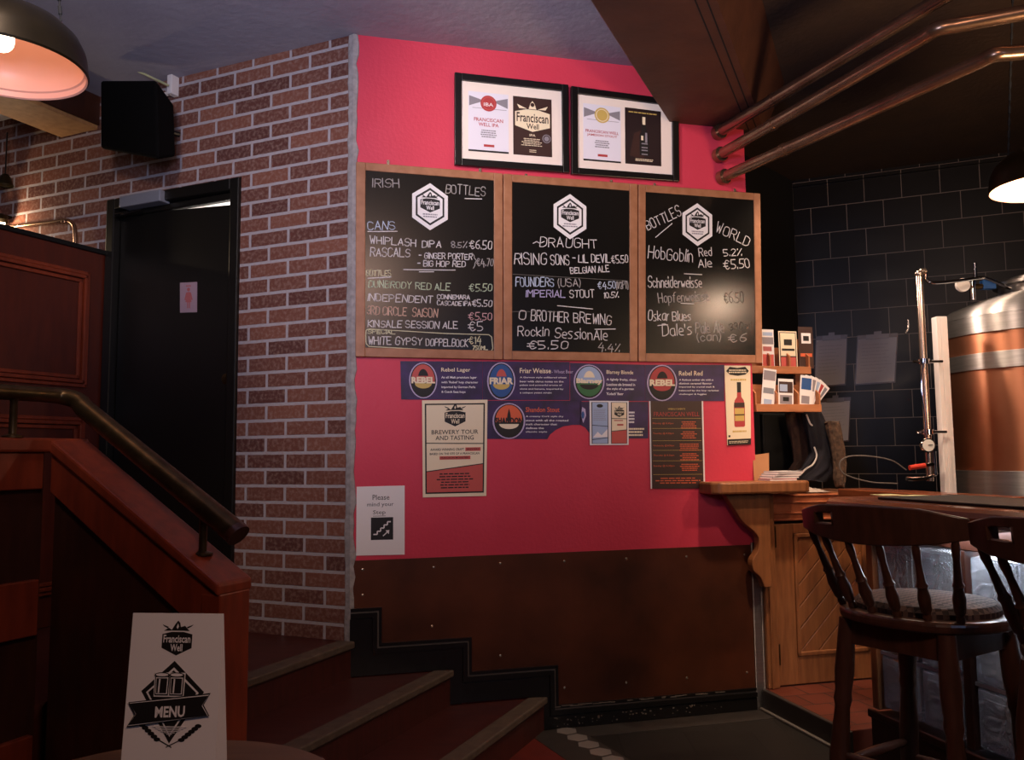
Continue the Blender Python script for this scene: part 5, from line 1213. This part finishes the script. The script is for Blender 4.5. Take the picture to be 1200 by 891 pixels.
# clipboards on the tiles
for (q, lab) in (([(957, 396), (992, 394), (990, 450), (955, 453)], 'clipboard with a pale sheet on the black tiles, the left of the upper two'), ([(1006, 395), (1051, 392), (1048, 447), (1003, 450)], 'clipboard with a pale sheet on the black tiles, the right of the upper two'), ([(962, 469), (996, 467), (994, 516), (960, 519)], 'pale sheet on a clipboard low on the black tiles beside the fleece scarf')):
    s = Sheet(TIL, q, 'clipboard', lab, 'clipboard', off=.004, group='clipboards on the tiles')
    s.rect('board', -.03, -.03, 1.03, 1.03, M_wooddk, 1, .004); s.rect('paper', 0, 0, 1, .94, M_clipsheet, 12, .001)
    s.rect('clip', .2, .93, .8, 1.03, M_clipmetal, 12, .006); s.rect('clip', .4, 1.0, .6, 1.09, M_clipmetal, 12, .004)
    s.blur(.1, .2, .9, .85, M_grey, 9, 'lettering', 16, .3, fill=.2); s.done()
# ------------------------------------------------------------------ table and menu in the foreground
tz = .72; tcx, tcy, tr = -.555, 1.325, .30
Tb = thing('pub_table', 'small round wooden pub table in the foreground holding the menu', 'table', (tcx, tcy, 0))
M_table = mat('table_top_wood', '6a4c34', .4, col2='5a3f2b', scale=6, stretch=(1, 8, 1))
mb = MB(); mb.lathe([(tr-.012, tz-.032), (tr, tz-.024), (tr, tz-.008), (tr-.008, tz), (.001, tz)], M_table, 64); mb.build('table_top', Tb)
mb = MB(); mb.lathe([(.05, tz-.033), (.035, tz-.06), (.03, .45), (.042, .35), (.03, .25), (.035, .06)], M_black, 24); mb.build('column', Tb)
for k in range(4):
    a = k*PI/2+.4; mb = MB(); mb.tube([(.02*math.cos(a), .02*math.sin(a), .10), (.14*math.cos(a), .14*math.sin(a), .06), (.24*math.cos(a), .24*math.sin(a), .018)], [.022, .02, .017], M_black, 12); mb.build('foot', Tb)
# menu card: two leaves folded at the top; front leaf plane found from the picture
my = 1.255
tl = aty(153.5, 723, my); trr = aty(264, 716, my)
ang = math.atan2(0, 1)
mw = (trr-tl).length; mz = (tl.z+trr.z)/2; mh = mz-tz
fr = Frame(((tl.x+trr.x)/2, my, 0), -.10)
Mc = thing('menu_card', 'folded white card reading Menu standing on the foreground table', 'menu', (fr.o.x, fr.o.y, tz+.0005), fr.rot)
class MS(Sheet):
    def __init__(s): s.root = Mc; s.mb = {}; s.w = mw; s.h = mh
    def P(s, u, v, d=0): return ((u-.5)*mw*(1+.02*(1-v)), -.028*(1-v)-d, v*mh)
s = MS()
s.rect('front_leaf', 0, 0, 1, 1, M_paper, 1, .0005)
k = lambda px, py: ((px-(153-9*(py-720)/170))/(111+ (py-720)*.045), 1-(py-720+ (px-153)*-.055)/ (mh*FPX/my))
mb = s.g('back_leaf'); mb.prism([(0, 0), (1, 0), (1, 1), (0, 1)], lambda u, v, d: ((u-.5)*mw, .028*(1-v)+d+.0008, v*mh), 0, .0005, M_paper)
H2 = mh*FPX/my
def V(py): return 1-(py-720)/H2
s.logo(.51, V(750), .33, M_ink, M_paper, 2)
s.poly('emblem', [(.16, V(805)), (.5, V(772)), (.84, V(805)), (.5, V(860))], M_ink, 2); s.poly('emblem', [(.215, V(806)), (.5, V(779)), (.785, V(806)), (.5, V(853))], M_paper, 3); s.poly('emblem', [(.24, V(806)), (.5, V(782)), (.76, V(806)), (.5, V(850))], M_ink, 4)
for u in (.385, .545):                                   # two beer mugs above the lozenge
    mug = lambda du, a, b: [(u-du*.93, V(b)), (u+du*.93, V(b)), (u+du, V(a)), (u-du, V(a))]
    s.poly('mug', mug(.088, 784.5, 810.5), M_paper, 5); s.poly('mug', mug(.078, 786, 809), M_ink, 6); s.poly('mug', mug(.066, 789.5, 807.5), M_paper, 7); s.poly('mug', mug(.058, 790.5, 806.5), M_ink, 8)
    s.poly('mug', [(u-.035, V(806)), (u-.02, V(806)), (u-.015, V(791)), (u-.03, V(791))], M_paper, 9)
    s.ell('mug', u, V(786.5), .078, .011, M_ink, 9); s.ell('mug', u, V(786.5), .066, .007, M_paper, 10)
bn = [(.06, V(818)), (.90, V(808)), (.835, V(819)), (.90, V(829)), (.06, V(841)), (.135, V(829))]
s.poly('banner', [(.5+(a-.5)*1.05, V(825)+(b-V(825))*1.16) for a, b in bn], M_ink, 8); s.poly('banner', [(.5+(a-.5)*1.015, V(825)+(b-V(825))*1.06) for a, b in bn], M_paper, 9); s.poly('banner', bn, M_ink, 10)
s.text('MENU', .34, V(832.5), .66, V(820.5), M_paper, 11, 'banner', .03, rot=.006)
for sx in (-1, 1):
    for i in range(6):
        t = i/5; cx_, cy_ = .5+sx*(.30-.17*t), V(841+15*t); s.ell('emblem', cx_, cy_, .036, .009, M_ink, 3, 12)
    s.line('emblem', .5+sx*.14, V(855), .5-sx*.03, V(864), .0012, M_ink, 3)
for i in range(6): s.line('emblem', .32+i*.03, V(842+i*1.6), .68-i*.03, V(842+i*1.6), .0008, M_paper, 6)
s.done()
# trees of single-part copies keep their parents' frames
bpy.context.view_layer.update()
